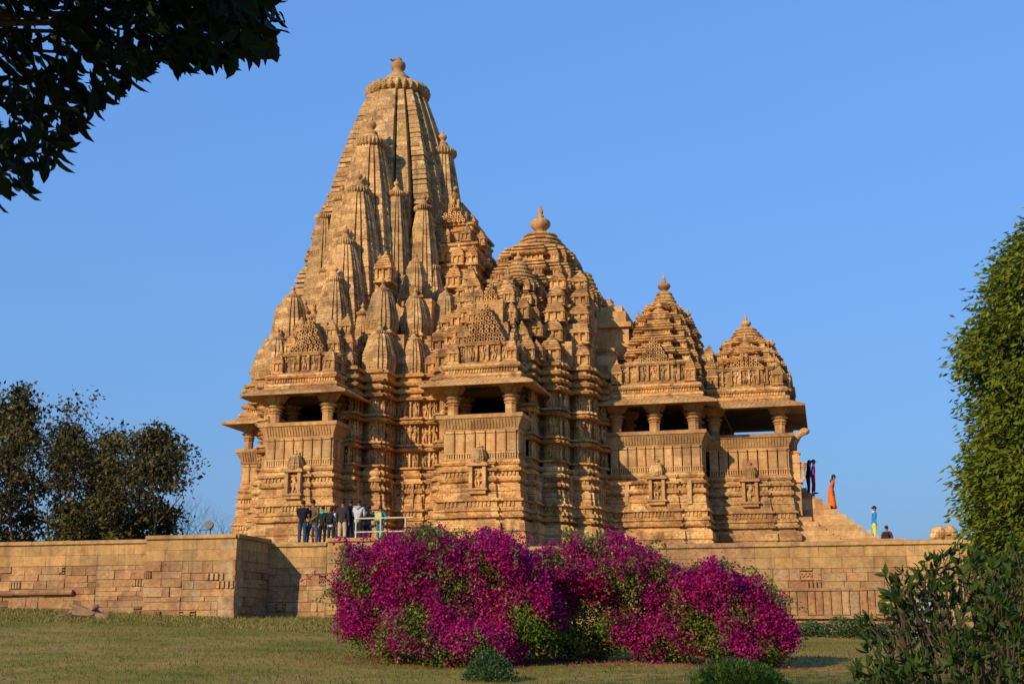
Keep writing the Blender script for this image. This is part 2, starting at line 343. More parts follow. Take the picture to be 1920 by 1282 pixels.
MB().box(-2.1, 3.7, 47.14, 47.4, SLZ+.44, SLZ+.54).box(-2.1, 3.7, 47.14, 47.4, SLZ-.56, SLZ-.45).build('moulded_ledge', MCL, wallD)
tag(extra_stone.build('rubble_facing', MCL, wallD), kind='stuff'); print('stones', NST[0])
# ------------------------------------------------------------------ the temple
AY = 60.5; Z0 = 5.0
temple = tag(empty('stone_temple', (-14, AY, Z0)), 'golden sandstone temple with tall curved spire, stepped roofs and shaded balconies on a raised platform', 'temple')
BASE = [(4.9,.50),(5.58,.47),(5.60,.40),(5.66,.40),(5.68,.46),(6.02,.44),(6.12,.34),(6.14,.20),(6.24,.20),(6.26,.36),(6.36,.39),(6.40,.30),(6.50,.28),
        (6.52,.36),(6.66,.36),(6.68,.25),(6.90,.25),(6.92,.36),(6.99,.37),(7.06,.22),(7.30,.21),(7.32,.15),(7.35,.19),(7.62,.17),(7.64,.07),(7.70,.07),
        (7.72,.14),(7.78,.21),(7.88,.22),(7.95,.15),(7.98,.09),(8.16,.09),(8.18,.22),(8.27,.25),(8.33,.12),(8.44,.05),(8.46,.12),(8.54,.17),(8.62,.14),(8.68,.06),(8.70,.0)]
JANGHA = [(8.84,.0),(8.86,.14),(8.93,.14),(8.95,-.10),(9.66,-.10),(9.68,.16),(9.76,.22),(9.82,.08),(9.87,.04),(9.89,.16),(9.98,.14),(10.0,-.10),(10.90,-.10),(10.92,.16),(11.0,.22),
          (11.06,.08),(11.11,.04),(11.13,.17),(11.22,.14),(11.25,-.10),(12.0,-.10),(12.02,.18),(12.12,.24),(12.20,.06),(12.33,.02),(12.35,.19),(12.46,.26),(12.56,.08),(12.67,.02),
          (12.69,.22),(12.80,.30),(12.92,.06),(13.09,.0),(13.11,.18),(13.22,.20),(13.3,.05)]
def dent(mb, poly, z0, z1, off, w=.075, step=.15, d=.07, want=lambda n: n.y < -.5 or n.x > .5):
    for a, b, t, n, L in edges(poly):
        if not want(n) or L < .2: continue
        k = int(L/step)
        for i in range(k):
            c = a+t*((i+.5)*L/k)+n*(off+d/2-.02)
            hx, hy = abs(t.x)*w/2+abs(n.x)*d/2, abs(t.y)*w/2+abs(n.y)*d/2
            mb.box(c.x-hx, c.x+hx, c.y-hy, c.y+hy, z0, z1)
    return mb

# sculpted figures (shared meshes), local: stands on z=0, faces -y, 1 high
def figure_mesh(k):
    r = random.Random(40+k); b = MB(); s = r.choice((-1, 1)); sw = .05*s
    hip, ch = (sw, 0, .50), (-sw*.6, -.02, .74)
    b.tube([(sw, 0, .44), (sw*.8, -.01, .53), (-.2*sw, -.01, .62), ch, (-sw*.3, 0, .82), (0, 0, .86)], [.085, .115, .075, .115, .06, .04], 7, .8)
    b.ball((.01*s, -.015, .915), (.055, .06, .075), 7, 5); b.lathe([(.05, 0), (.06, .02), (.03, .07), (.005, .1)], 6, (.01*s, 0, .955))
    b.tube([(sw+.05, 0, .47), (sw+.055+.03*s, -.02, .25), (sw*.4+.05, 0, .02)], [.072, .055, .045], 6)
    b.tube([(sw-.05, 0, .47), (sw-.06-.02*s, -.03, .27), (sw*.2-.06, .0, .02)], [.072, .055, .045], 6)
    for q in (-1, 1):
        if r.random() < .4: p = [(q*.11, 0, .79), (q*.19, -.05, .68), (q*.15, -.06, .92)]
        elif r.random() < .5: p = [(q*.11, 0, .79), (q*.20, -.02, .64), (q*.10, -.07, .55)]
        else: p = [(q*.11, 0, .79), (q*.17, -.02, .62), (q*.16, -.03, .45)]
        b.tube(p, [.042, .035, .028], 5)
    b.box(-.16, .16, -.06, .08, -.03, .02)
    if k % 3 == 0: b.tube([(.2*s, .02, .0), (.21*s, .0, .35), (.2*s, 0, .5)], [.05, .045, .03], 5); b.ball((.2*s, 0, .56), .045, 6, 4)
    return b.mesh('figure', MFG, True)
FIG = [figure_mesh(k) for k in range(8)]
fig_parts = []
FIGCOUNT = [0]
surplus = MB()
def add_figure(parent, x, y, z, h, rz=0):
    me = random.choice(FIG); m = random.choice((-1, 1)); w = h*random.uniform(.95, 1.2)
    FIGCOUNT[0] += 1
    if FIGCOUNT[0] <= 300:
        o = inst(me, 'figure', (x, y, z), (w*m, h, h), rz, parent)
    else:
        M = Matrix.Translation((x, y, z)) @ Matrix.Rotation(rz, 4, 'Z') @ Matrix.Diagonal((w*m, h, h, 1))
        surplus.add([M @ v.co for v in me.vertices], [tuple(p.vertices) for p in me.polygons])
def rot_of(n): return math.atan2(n.x, -n.y)

def body(name, poly, parent, prof, figs=True, west=False, maxy=99):
    mb = MB().stack(poly, prof); dent(mb, poly, 6.70, 6.89, .25); dent(mb, poly, 8.0, 8.14, .09)
    want = lambda n: n.y < -.5 or n.x > .5 or (west and n.x < -.5)
    # slender pilasters in the plinth zone and between the figures
    o = mb.build(name, MS, parent)
    if figs:
        pil = MB()
        for a, b, t, n, L in edges(poly):
            if not want(n) or L < .25 or (a.y+b.y)/2 > maxy: continue
            for z, h in ((8.97, .66), (10.02, .84), (11.27, .70)):
                k = max(1, round(L/.42))
                for i in range(k):
                    c = a+t*((i+.5)*L/k)-n*.03
                    if n.y < -.5 or (n.x > .5 and c.x > -22): add_figure(o, c.x, c.y, z, h*random.uniform(.9, 1.0), rot_of(n))
                    if i: 
                        p = a+t*(i*L/k); pil.box(p.x-.04, p.x+.04, p.y-.04, p.y+.12, z-.03, z+h)
            if L > .7:
                for i in range(max(1, round(L/.5))):
                    c = a+t*((i+.5)*L/max(1, round(L/.5)))+n*.2; hx = .06
                    pil.box(c.x-hx, c.x+hx, c.y-hx, c.y+hx, 7.08, 7.62); pil.box(c.x-.08, c.x+.08, c.y-.08, c.y+.08, 7.62, 7.70); pil.box(c.x-hx, c.x+hx, c.y-hx, c.y+hx, 7.70, 8.16)
        if pil.v: tag(pil.build('pilaster_rows', MS, o), kind='stuff')
    return o

FULL = BASE+JANGHA
SX, MX, PX, QX = -21.95, -13.75, -7.28, -3.25
def stairpoly(cx, st):          # st: (dx, dy) south-quadrant outline walked from the middle of the south side to the east side
    q = [(dx, -dy) for dx, dy in st]; p = q+[(x, -y) for x, y in reversed(q)]+[(-x, -y) for x, y in q]+[(-x, y) for x, y in reversed(q)]
    return [(cx+x, AY+y) for x, y in p]
sanct = stairpoly(SX, [(1.62,4.6),(1.62,10.2),(1.98,10.2),(1.98,8.9),(2.10,8.9),(2.10,9.15),(2.25,9.15),(2.25,9.3),(2.85,9.3),(2.85,9.15),(3.0,9.15),(3.0,8.9),(3.06,8.9),(3.06,6.9),(3.9,6.9),(3.9,5.6),(4.6,5.6),(4.6,4.3),(5.2,4.3),(5.2,3.0),(5.8,3.0),(5.8,1.6),(4.0,1.6)])
link = [(-19.2, 52.7), (-18.55, 52.7), (-18.55, 52.5), (-17.6, 52.5), (-17.6, 52.7), (-16.8, 52.7), (-16.8, 62), (-19.2, 62)]
maha = stairpoly(MX, [(1.62,4.4),(1.62,10.15),(1.86,10.15),(1.86,8.4),(1.98,8.4),(1.98,8.7),(2.12,8.7),(2.12,8.85),(2.68,8.85),(2.68,8.7),(2.82,8.7),(2.82,8.4),(2.94,8.4),(2.94,7.1),(3.04,7.1),(3.04,7.4),(3.18,7.4),(3.18,7.55),(3.75,7.55),(3.75,7.4),(3.88,7.4),(3.88,7.1),(4.0,7.1),(4.0,5.7),(4.25,5.7),(4.25,4.0)])
body('sanctum_wall', sanct, temple, FULL, west=True, maxy=57)
body('linking_wall', link, temple, FULL, maxy=56)
body('hall_wall', maha, temple, FULL, maxy=56)

# shared small meshes ------------------------------------------------
def kuta_mesh():
    b = MB(); q = [(-.5,-.5),(.5,-.5),(.5,.5),(-.5,.5)]
    b.stack(q, [(0,.02),(.10,.02),(.12,-.06),(.20,-.08),(.22,-.12),(.66,-.12),(.68,0),(.74,.05),(.80,-.02),(.88,-.07),(.90,-.02),(.97,-.05),(1.02,-.13),(1.04,-.08),(1.11,-.12),(1.17,-.2),(1.19,-.15),(1.27,-.21),(1.33,-.29)])
    for x in (-.36, 0, .36):
        for (sx, sy) in ((x, -.42), (x, .42), (-.42, x), (.42, x)): b.box(sx-.06, sx+.06, sy-.06, sy+.06, .2, .68)
    b.lathe([(.17,1.3),(.24,1.36),(.26,1.42),(.16,1.5),(.08,1.53),(.11,1.6),(.07,1.68),(.01,1.76)], 8)
    return b.mesh('miniature_shrine', MS)
KUTA = kuta_mesh()
def kuta(x, y, z, w, h=None, parent=None, rz=0):
    h = h or w*1.0; return inst(KUTA, 'miniature_shrine', (x, y, z), (w*random.uniform(.94, 1.06), w, h*random.uniform(.95, 1.05)), rz, parent or temple)

# curved spire: plan with seven bands a side, grooves between them, stacked courses
def spire_mesh(name, q, p, levels, mat, strip=True, bulge=0.0, fn=None):
    b = MB(); rs = []
    st = [(-.80,-.575,.80,'k'),(-.53,-.325,.90,'p'),(-.28,.28,1.0,'b'),(.325,.53,.90,'p'),(.575,.80,.80,'k')]
    n = levels; zs = []
    for i in range(n):
        z0, z1 = i/n, (i+1)/n
        zs += [(z0+.02/n, i, 0), (z0+.72/n, i, 0), (z0+.74/n, i, 1), (z1-.02/n, i, 1)]
    for z, i, g in zs:
        s = fn(z) if fn else (q+(1-q)*(1-z**p))*(1+bulge*math.sin(math.pi*min(1, z*1.6))); ring = []
        for face in range(4):
            c, sn = math.cos(face*math.pi/2), math.sin(face*math.pi/2); pts = []
            for j, (a, e, d, ty) in enumerate(st):
                if ty == 'k': o = (.010 if i % 5 < 3 else -.004) if not g else (-.006 if i % 5 < 3 else -.024)
                elif ty == 'p': o = 0 if not g else -.006
                else: o = .0 if not g else -.007
                o *= (.6+.4*s); aa, ee = a, e
                if ty == 'k':
                    if j == 0: aa -= o
                    else: ee += o
                if j: pts += [(st[j-1][1]+.003, .64), (a-.003, .64)]
                pts += [(aa, d+o), (ee, d+o)]
            for (t, d) in pts[:-1]: ring.append(((t*c+d*sn)*s, (t*sn-d*c)*s, z))
        rs.append(ring)
    b.rings(rs); return b.mesh(name, mat)
SP_MAIN = spire_mesh('spire', .365, 2.35, 60, MSP)
SP_TUR = spire_mesh('turret', .33, 2.2, 34, MSP)
SP_MINI = spire_mesh('turret_small', .62, 3.6, 12, MSP, bulge=.12)
SHOULDER = spire_mesh('spire_shoulder', 1, 1, 46, MSP, fn=lambda z: float(np.interp(13.2+z*11.8, [13.2, 15.5, 18.4, 20.8, 23.3, 25.0], [6.0, 5.35, 4.15, 3.4, 2.85, 2.3])))
AMA = MB().lathe([(.52,-.20),(.60,-.06),(.82,-.05),(.96,.0),(1.02,.10),(1.03,.20),(.98,.30),(.86,.37),(.66,.40),(.5,.42)], 112, rib=.15, nr=28).mesh('amalaka', MSP, True)
FINP = [(.50,.36),(.58,.44),(.56,.52),(.40,.60),(.34,.64),(.40,.72),(.30,.84),(.16,.90),(.14,.98),(.22,1.04),(.30,1.16),(.30,1.26),(.22,1.38),(.10,1.44),(.07,1.47),(.10,1.50),(.09,1.56),(.04,1.64),(.005,1.72)]
FIN = MB().lathe(FINP, 18).mesh('finial', MPL, True)
KAL = MB().lathe([(.5,0),(.55,.05),(.45,.12),(.25,.16),(.22,.2),(.42,.30),(.62,.48),(.66,.62),(.58,.78),(.36,.90),(.20,.94),(.16,.98),(.24,1.02),(.24,1.06),(.15,1.09),(.13,1.14),(.19,1.22),(.17,1.36),(.09,1.52),(.03,1.66),(.005,1.72)], 24).mesh('pot_finial', MPL, True)
TUR_N = [0]
def turret(x, y, z0, z1, hw, me=None, q=.40, fin=True, ar=None):
    me = me or SP_TUR
    o = inst(me, 'turret', (x, y, z0), (hw, hw, z1-z0), 0, temple)
    r = (ar or hw*q*1.30)*1.12
    inst(AMA, 'amalaka', (x, y, z1), (r, r, r*1.25), random.uniform(0, .2), o)
    if fin: inst(FIN, 'finial', (x, y, z1+r*.1), (r, r, r*1.1), 0, o)
    return o
# main spire
sp = inst(SP_MAIN, 'spire', (SX, AY, 13.2), (4.42, 4.42, 17.6), 0, temple)
inst(AMA, 'amalaka', (SX, AY, 30.9), (1.80, 1.80, 1.75), 0, sp)
MB().lathe([(.95,31.5),(1.08,31.66),(1.02,31.8),(.74,31.92),(.66,32.0),(.72,32.1),(.56,32.26),(.42,32.34),(.38,32.46),(.28,32.56),(.26,32.62),(.36,32.72),(.42,32.9),(.38,33.08),(.22,33.2),(.16,33.24),(.20,33.3),(.12,33.42),(.02,33.5)], 24, (SX, AY, 0)).build('finial', MPL, sp, smooth=True)
inst(SHOULDER, 'spire_shoulder', (SX-1.30, AY, 13.2), (1, 1, 11.8), 0, temple)
# turrets leaning on its four sides
for dy, zt, hw, ar in ((3.95, 26.35, 2.15, .82), (5.55, 23.2, 1.75, .62), (6.95, 20.05, 1.38, .50), (8.1, 17.9, 1.02, .40)):
    turret(SX, AY-dy, 13.1, zt, hw, ar=ar); 
turret(SX, AY+4, 13.1, 26.3, 2.15); turret(SX, AY+6, 13.1, 22.5, 1.7)
for dx, zt, hw, ar in ((-3.45, 24.6, 2.0, .66), (-4.6, 21.2, 1.45, .5), (-5.5, 18.4, 1.1, .42), (-6.1, 16.2, .9, .34)): turret(SX+dx, AY, 13.1, zt, hw, ar=ar)
turret(SX+2.75, AY-.2, 13.2, 27.1, 1.75, ar=.70)
for sx in (-1, 1):
    turret(SX+sx*1.50, AY-4.0, 13.1, 23.5, 1.10, ar=.46)
    turret(SX+sx*2.75, AY-3.25, 13.1, 22.9, 1.15, ar=.46, fin=sx > 0)
    if sx > 0: turret(SX+sx*3.3, AY-3.4, 13.1, 19.6, 1.1, ar=.42)
    turret(SX+sx*1.42, AY-5.9, 13.1, 19.1, .85, ar=.36)
    turret(SX+sx*1.25, AY-7.6, 13.1, 16.3, .68, ar=.30)
    turret(SX+sx*2.75, AY-5.3, 13.1, 18.6 if sx > 0 else 17.2, .95, ar=.37)
for sx in (-1, 1):
    X1, X2 = SX+sx*2.55, SX+sx*3.75
    for (x, y, z, zt, hw) in ((X1, 51.8, 13.2, 15.0, .68), (X1-.25*sx, 52.75, 15.3, 17.3, .68), (X2, 53.15, 13.2, 14.95, .58), (X2-.25*sx, 53.95, 15.4, 17.2, .58), (X2-.5*sx, 54.7, 17.5, 19.2, .56), (X2+.85*sx, 54.3, 13.2, 15.4, .55), (X2+.9*sx, 55.2, 14.8, 17.6, .55), (X2+1.3*sx, 55.7, 13.2, 15.2, .5), (X2+1.7*sx, 56.7, 13.2, 15.2, .5), (X2+2.1*sx, 57.7, 13.2, 15.0, .45)):
        if sx > 0 and x > X2+.9: continue
        if sx < 0 and x < X2-.1: x += .75
        if sx < 0 and z > 15.2 and x < X1-.3: continue
        turret(x, y, z, zt, hw, SP_MINI, ar=.30 if hw < .6 else .34)
        MB().stack([(x-hw,y-hw),(x+hw,y-hw),(x+hw,y+hw),(x-hw,y+hw)], [(z-.5,-.04),(z-.14,-.04),(z-.12,.05),(z-.02,.05),(z,-.03),(z+.05,-.05)]).build('turret_plinth', MS, temple)
    kuta(X1-.35*sx, 53.3, 17.9, .85, 1.0) if sx > 0 else None; kuta(X1-.1*sx, 53.9, 15.0, .8)
    MB().box(X1-.9, X1+.9, 52.6, 57, 13.2, 15.2).build('spire_plinth', MS, temple)
    if sx > 0: MB().box(X2-.7, X2+.7, 53.6, 57, 13.2, 15.3).build('spire_plinth', MS, temple); MB().box(X2-.6, X2+.5, 54.2, 57, 15.3, 17.3).build('spire_plinth', MS, temple)
for i in range(5):        # small turrets up the western flank
    f = i/4; turret(SX-6.1+2.0*f, AY-2.2-3.2*f*.6, 13.1, 14.6+1.8*f, .58, SP_MINI, ar=.3)
for i in range(6):
    f = i/5; turret(SX-5.0+1.5*f, AY-4.2-1.6*f, 13.1, 14.8+1.0*f, .66, SP_MINI, ar=.3)

# ------------------------------------------------------------------ pyramidal roofs
def cross(cx, cy, hx, hy, k=(.42, .70, .86)):
    return quad_poly(cx, cy, [(k[0]*hx, hy), (k[1]*hx, k[2]*hy), (k[2]*hx, k[1]*hy), (hx, k[0]*hy)])
def bell(mb, cx, cy, z, r, h):
    pr = []; n = 5
    for k in range(n):
        a = r*(1-.62*(k/n)**.85); b = r*(1-.62*((k+1)/n)**.85); z0, z1 = h*k/n, h*(k+1)/n
        pr += [(a*.86, z0), (a*.97, z0+.10*(z1-z0)), (a, z0+.30*(z1-z0)), (a*.96, z0+.52*(z1-z0)), ((a+b)/2*.90, z0+.80*(z1-z0)), (b*.88, z1-.02*(z1-z0))]
    mb.lathe(pr, 32, (cx, cy, z))
def roof(cx, cy, hx, hy, z0, z1, n, kr, bellr=.5, fin=True, shrink=.62, kut=True, name='pyramid_roof', kw=.5, sides='SE', pw=.9, finr=None):
    mb = MB(); th = (z1-z0)/(n+1.4); pos = []
    for i in range(n):
        f = (i/n)**pw; ax, ay = hx*(1-shrink*f), hy*(1-shrink*f); z = z0+i*th; P_ = cross(cx, cy, ax, ay)
        mb.stack(P_, [(z-.05,-.24),(z+.34*th,-.24),(z+.36*th,.0),(z+.44*th,.09),(z+.52*th,.06),(z+.58*th,-.10),(z+.61*th,-.10),(z+.63*th,.02),(z+.71*th,.01),(z+.77*th,-.16),(z+.80*th,-.16),(z+.82*th,-.05),(z+.90*th,-.07),(z+.96*th,-.22),(z+1.02*th,-.3)])
        dent(mb, P_, z+.03*th, z+.33*th, -.24, w=.10, step=.24, d=.09)
        pos.append((ax, ay, z, th))
    zt = z0+n*th; rr = hx*bellr; bell(mb, cx, cy, zt-.05, rr, z1-zt+.05)
    o = mb.build(name, MS, temple)
    if fin:
        fr = finr or rr*.42; inst(KAL, 'pot_finial', (cx, cy, z1-.04), (fr, fr, fr*1.18), 0, o)
    if kut:
        for i, (ax, ay, z, th) in enumerate(pos):
            w = kw*(1-.35*i/n)
            for fx, fy in ((.70, .86), (-.70, .86), (.86, .70), (-.86, .70), (.3, 1.0), (-.3, 1.0), (1, -.3), (1, .3), (1.0, 0), (.86, -.7)):
                if fx < -.5 and 'W' not in sides and i % 2: pass
                if i == n-1 and abs(fx) < .4: continue
                kuta(cx+fx*ax*.93, cy-fy*ay*.93, z+.02, w*.78, min(th*.66, w*.75), o)
    return o
def ring_gable(x, y, z, w, h, parent, rz=0, r=.15):
    """lattice gable of carved stone rings, local: faces -y"""
    b = MB(); rows = max(2, int(h/(r*1.75)))
    for j in range(rows):
        f = 1-(j/rows)**1.15*.93; k = max(1, int(w*f/(2*r*1.02)))
        for i in range(k):
            xx = (i-(k-1)/2)*2*r*1.04; rr = r*random.uniform(.78, 1.0)
            b.torus((xx, -.10+.04*j+random.uniform(-.03, .03)+abs(xx)*.16, z+r+j*r*1.72), rr*.72, rr*.27, n=9, m=4, depth=.10)
        zz = z+j*r*1.72; ww = max(.1, w*f/2-.10); b.box(-ww, ww, .05+.06*j, .6, zz-.05, zz+r*1.70)
    return b.build('lattice_gable', MS, parent, M=Matrix.Translation((x, y, 0)) @ Matrix.Rotation(rz, 4, 'Z'))
def attic(x, y, z, w, h, parent, rz=0, n=5, corner=True):
    """row of little figure niches between posts, local: faces -y, centre at x"""
    M = Matrix.Translation((x, y, 0)) @ Matrix.Rotation(rz, 4, 'Z'); b = MB()
    q = [(-w/2,0),(w/2,0),(w/2,.8),(-w/2,.8)]; c = w*.28
    b.stack(q, [(z,.05),(z+.08*h,.08),(z+.14*h,0),(z+.82*h,0),(z+.84*h,.10),(z+.92*h,.15),(z+h,.02)])
    q2 = [(-c,-.12),(c,-.12),(c,.3),(-c,.3)]; b.stack(q2, [(z,.05),(z+.10*h,.08),(z+.16*h,0),(z+.82*h,0),(z+.84*h,.08),(z+.95*h,.13),(z+1.03*h,.02)])
    for i in range(n+1):
        xx = -w/2+w*i/n; d = -.12 if abs(xx) <= c+.02 else 0; b.box(xx-.05, xx+.05, d-.14, d+.02, z+.12*h, z+.84*h)
    o = b.build('attic', MS, parent, M=M)
    for i in range(n):
        xx = -w/2+w*(i+.5)/n; d = -.12 if abs(xx) < c else 0; p = M @ Vector((xx, d-.04, 0)); add_figure(parent, p.x, p.y, z+.16*h, .62*h, rz)
    if corner:
        for s_ in (-1, 1):
            p = M @ Vector((s_*(w/2+.05), -.02, 0)); kuta(p.x, p.y, z+.02, .52, h*.72, parent, rz)
    return o

# ------------------------------------------------------------------ balconies and porches
def octo(r): return [(r*math.cos(math.pi/8+i*math.pi/4), r*math.sin(math.pi/8+i*math.pi/4)) for i in range(8)]
def pillar_mesh():
    b = MB(); q = [(-.19,-.19),(.19,-.19),(.19,.19),(-.19,.19)]; o = octo(.235)
    b.stack(q, [(0,.05),(.14,.05),(.16,0),(.30,0)]); b.stack(o, [(.30,0),(1.02,0),(1.04,.03),(1.08,.05),(1.12,.0)])
    b.lathe([(.22,1.12),(.30,1.16),(.31,1.20),(.25,1.24),(.28,1.28),(.37,1.33),(.38,1.37),(.28,1.42),(.26,1.48)], 16)
    b.stack([(-.2,-.2),(.2,-.2),(.2,.2),(-.2,.2)], [(1.46,0),(1.56,.06),(1.72,.16),(1.76,.18),(1.88,.18)])
    for s_ in (-1, 1):
        b.stack([(s_*.30-.12,-.13),(s_*.30+.12,-.13),(s_*.30+.12,.13),(s_*.30-.12,.13)], [(1.52,-.06),(1.64,0),(1.84,.10)])
        b.stack([(-.13,s_*.30-.12),(.13,s_*.30-.12),(.13,s_*.30+.12),(-.13,s_*.30+.12)], [(1.52,-.06),(1.64,0),(1.84,.10)])
    b.ball((0, -.30, 1.60), (.09, .10, .12), 7, 5)
    return b.mesh('pillar', MPL)
PIL = pillar_mesh()
PANEL = MB().box(-.5, .5, -.05, .06, 0, .80).box(-.40, .40, -.065, .0, .05, .74).box(-.5, .5, -.10, .06, .80, .90).mesh('panel', MPL)
def niche(parent, M, w=.72, fig_h=.62, top=True):
    b = MB(); h0, h1 = 7.42, 8.36
    b.box(-w/2, w/2, -.30, .3, h0-.20, h0-.06); b.box(-w/2-.08, w/2+.08, -.36, .3, h0-.06, h0+.02)
    for s_ in (-1, 1): b.box(s_*w*.40-.07, s_*w*.40+.07, -.30, .1, h0, h1)
    b.box(-w/2, w/2, -.02, .3, h0, h1); b.box(-w/2-.10, w/2+.10, -.38, .3, h1, h1+.10); b.box(-w/2-.02, w/2+.02, -.30, .3, h1+.10, h1+.16)
    o = b.build('niche', MPL, parent, M=M)
    return o
def niche_full(parent, M):
    o = niche(parent, M); p = M @ Vector((0, -.10, 7.46)); add_figure(parent, p.x, p.y, p.z, .86, M.to_euler().z)
    p = M @ Vector((0, -.05, 8.50)); inst(SP_MINI, 'niche_spire', p, (.31, .30, .62), M.to_euler().z, parent)
    p = M @ Vector((0, -.05, 9.10)); inst(FIN, 'niche_finial', p, (.16, .16, .17), 0, parent)
def railing(parent, poly, M, want, z=8.70):
    """balusters, upright panels and leaning seat back along the outer edges of poly (local, rotated by M)"""
    rz0 = M.to_euler().z; b = MB(); pl = poly
    for a, e, t, n, L in edges(poly):
        if not want(n): continue
        k = max(2, round(L/.42))
        for i in range(k):
            c = a+t*((i+.5)*L/k)+n*.0; p = M @ Vector((c.x, c.y, z+.28))
            inst(PANEL, 'panel', p, (L/k*.87, 1, 1.02), rz0+rot_of(n), parent)
            p0 = a+t*((i+.5)*L/k)
            hx, hy = abs(t.x)*L/k*.46+abs(n.x)*.09, abs(t.y)*L/k*.46+abs(n.y)*.09
            b.box(p0.x-hx, p0.x+hx, p0.y-hy, p0.y+hy, z+.22, z+.28); b.box(p0.x-hx, p0.x+hx, p0.y-hy, p0.y+hy, z-.02, z+.03)
            for j in range(4):
                p1 = a+t*((i+.14+.24*j)*L/k)+n*.02; b.box(p1.x-.035, p1.x+.035, p1.y-.05, p1.y+.05, z, z+.24)
    b.build('baluster_row', MPL, parent, M=M)
    MB().stack(pl, [(z,-.24),(9.95,-.24),(9.95,-.5),(z,-.5)], False, False).build('parapet', MS, parent, M=M)
    sb = MB(); sb.stack(pl, [(9.86,-.12),(9.86,.07),(9.95,.10),(9.97,.06),(10.38,.26),(10.40,.31),(10.56,.33),(10.57,.18),(9.98,-.12)], False, False)
    for a, e, t, n, L in edges(pl):
        if not want(n): continue
        k = int(L/.13)
        for i in range(k):
            c = a+t*((i+.5)*L/k); q0, q1 = c+n*.075, c+n*.262; w = .04*t
            d = n*.03; vs = [(*(q0-w), 10.0), (*(q0+w), 10.0), (*(q1+w), 10.37), (*(q1-w), 10.37), (*(q0-w+d), 9.99), (*(q0+w+d), 9.99), (*(q1+w+d*.6), 10.36), (*(q1-w+d*.6), 10.36)]
            sb.add(vs, [(0,1,2,3),(4,5,6,7),(0,1,5,4),(1,2,6,5),(2,3,7,6),(3,0,4,7)])
    sb.build('seat_back', MPL, parent, M=M)
def eave(parent, poly, M, want, out=1.0, z=0.0, slab=None):
    b = MB(); b.stack(slab or poly, [(12.06+z,-.3),(11.96+z,.0),(11.70+z,out),(11.79+z,out+.02),(11.98+z,out*.62),(12.10+z,.30),(12.10+z,-.3)], False, False)
    for a, e, t, n, L in edges(poly):
        if not want(n): continue
        k = int((L+out)/.22)
        for i in range(k):
            c = a+t*(-out*.35+(i+.5)*(L+out*.7)/k); w = t*.05
            q0, q1 = c+n*(out*.98), c+n*(out*.55)
            vs = [(*(q0-w), 11.77+z), (*(q0+w), 11.77+z), (*(q1+w+t*.1), 11.98+z), (*(q1-w+t*.1), 11.98+z), (*(q0-w), 11.83+z), (*(q0+w), 11.83+z), (*(q1+w+t*.1), 12.03+z), (*(q1-w+t*.1), 12.03+z)]
            b.add(vs, [(0,1,2,3),(4,5,6,7),(0,1,5,4),(1,2,6,5),(2,3,7,6),(3,0,4,7)])
    b.build('eave', MPL, parent, M=M)
    b = MB(); b.stack(poly, [(11.85+z,-.28),(12.05+z,.12),(12.10+z,.30),(12.20+z,.37),(12.30+z,.33),(12.36+z,.20),(12.38+z,.14),(12.54+z,.14),(12.56+z,.24),(12.66+z,.30),(12.74+z,.24),(12.80+z,.10),(12.84+z,.0)])
    dent(b, poly, 12.39+z, 12.53+z, .14, w=.06, step=.12, d=.06, want=want)
    b.build('entablature', MS, parent, M=M)
ALLW = lambda n: n.y < -.5 or n.x > .5
def balcony(cx, cy, rz, hw, D=1.4, deep=6.5, zs=1.0):
    M = Matrix.Translation((cx, cy, Z0-Z0*zs)) @ Matrix.Rotation(rz, 4, 'Z') @ Matrix.Diagonal((1, 1, zs, 1))
    c = hw*.36
    poly = [(-hw,0),(-c,0),(-c,-.14),(c,-.14),(c,0),(hw,0),(hw,deep),(-hw,deep)]
    b = MB().stack(poly, BASE); dent(b, poly, 6.70, 6.89, .25); dent(b, poly, 8.0, 8.14, .09)
    o = b.build('balcony', MS, temple, M=M)
    niche_full(o, M @ Matrix.Translation((0, -.22, 0)))
    rp = [(-hw,0),(hw,0),(hw,deep),(-hw,deep)]; want = lambda n: abs(n.y) > .5 and n.y < 0 or abs(n.x) > .5
    rl = [(-hw,0),(hw,0),(hw,D),(-hw,D)]
    railing(o, rl, M, lambda n: n.y < .5)
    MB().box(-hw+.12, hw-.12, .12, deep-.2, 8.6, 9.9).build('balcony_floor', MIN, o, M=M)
    for px, py in ((-hw+.3, .16), (hw-.3, .16), (-hw+.3, 1.9), (hw-.3, 1.9)): inst(PIL, 'pillar', (px, py, 9.95), (1, 1, 1.03), 0, o, M0=M)
    ep = [(-hw+.1,.1),(hw-.1,.1),(hw-.1,deep),(-hw+.1,deep)]
    eave(o, [(-hw+.1,.1),(hw-.1,.1),(hw-.1,2.2),(-hw+.1,2.2)], M, lambda n: n.y < .5)
    return o, M
bL, ML = balcony(SX, 49.0, 0, 1.53); bM, MM = balcony(MX, 49.0, 0, 1.56); bW, MW = balcony(SX-7.65, AY, -math.pi/2, 1.5, deep=3.5, zs=1.095)
for (cx, o) in ((SX, bL), (MX, bM)):
    MB().box(cx-1.7, cx+1.7, 50.6, 55, 11.88, 13.2).build('roof_slab', MS, o)
    MB().box(cx-1.75, cx+1.75, 54.5, 56.3, 8.7, 12.2).box(cx-1.60, cx+1.60, 49.5, 55, 11.66, 11.83).build('inner_wall', MIN, o)  # upper box is a ceiling sheet, its dark colour stands for shade
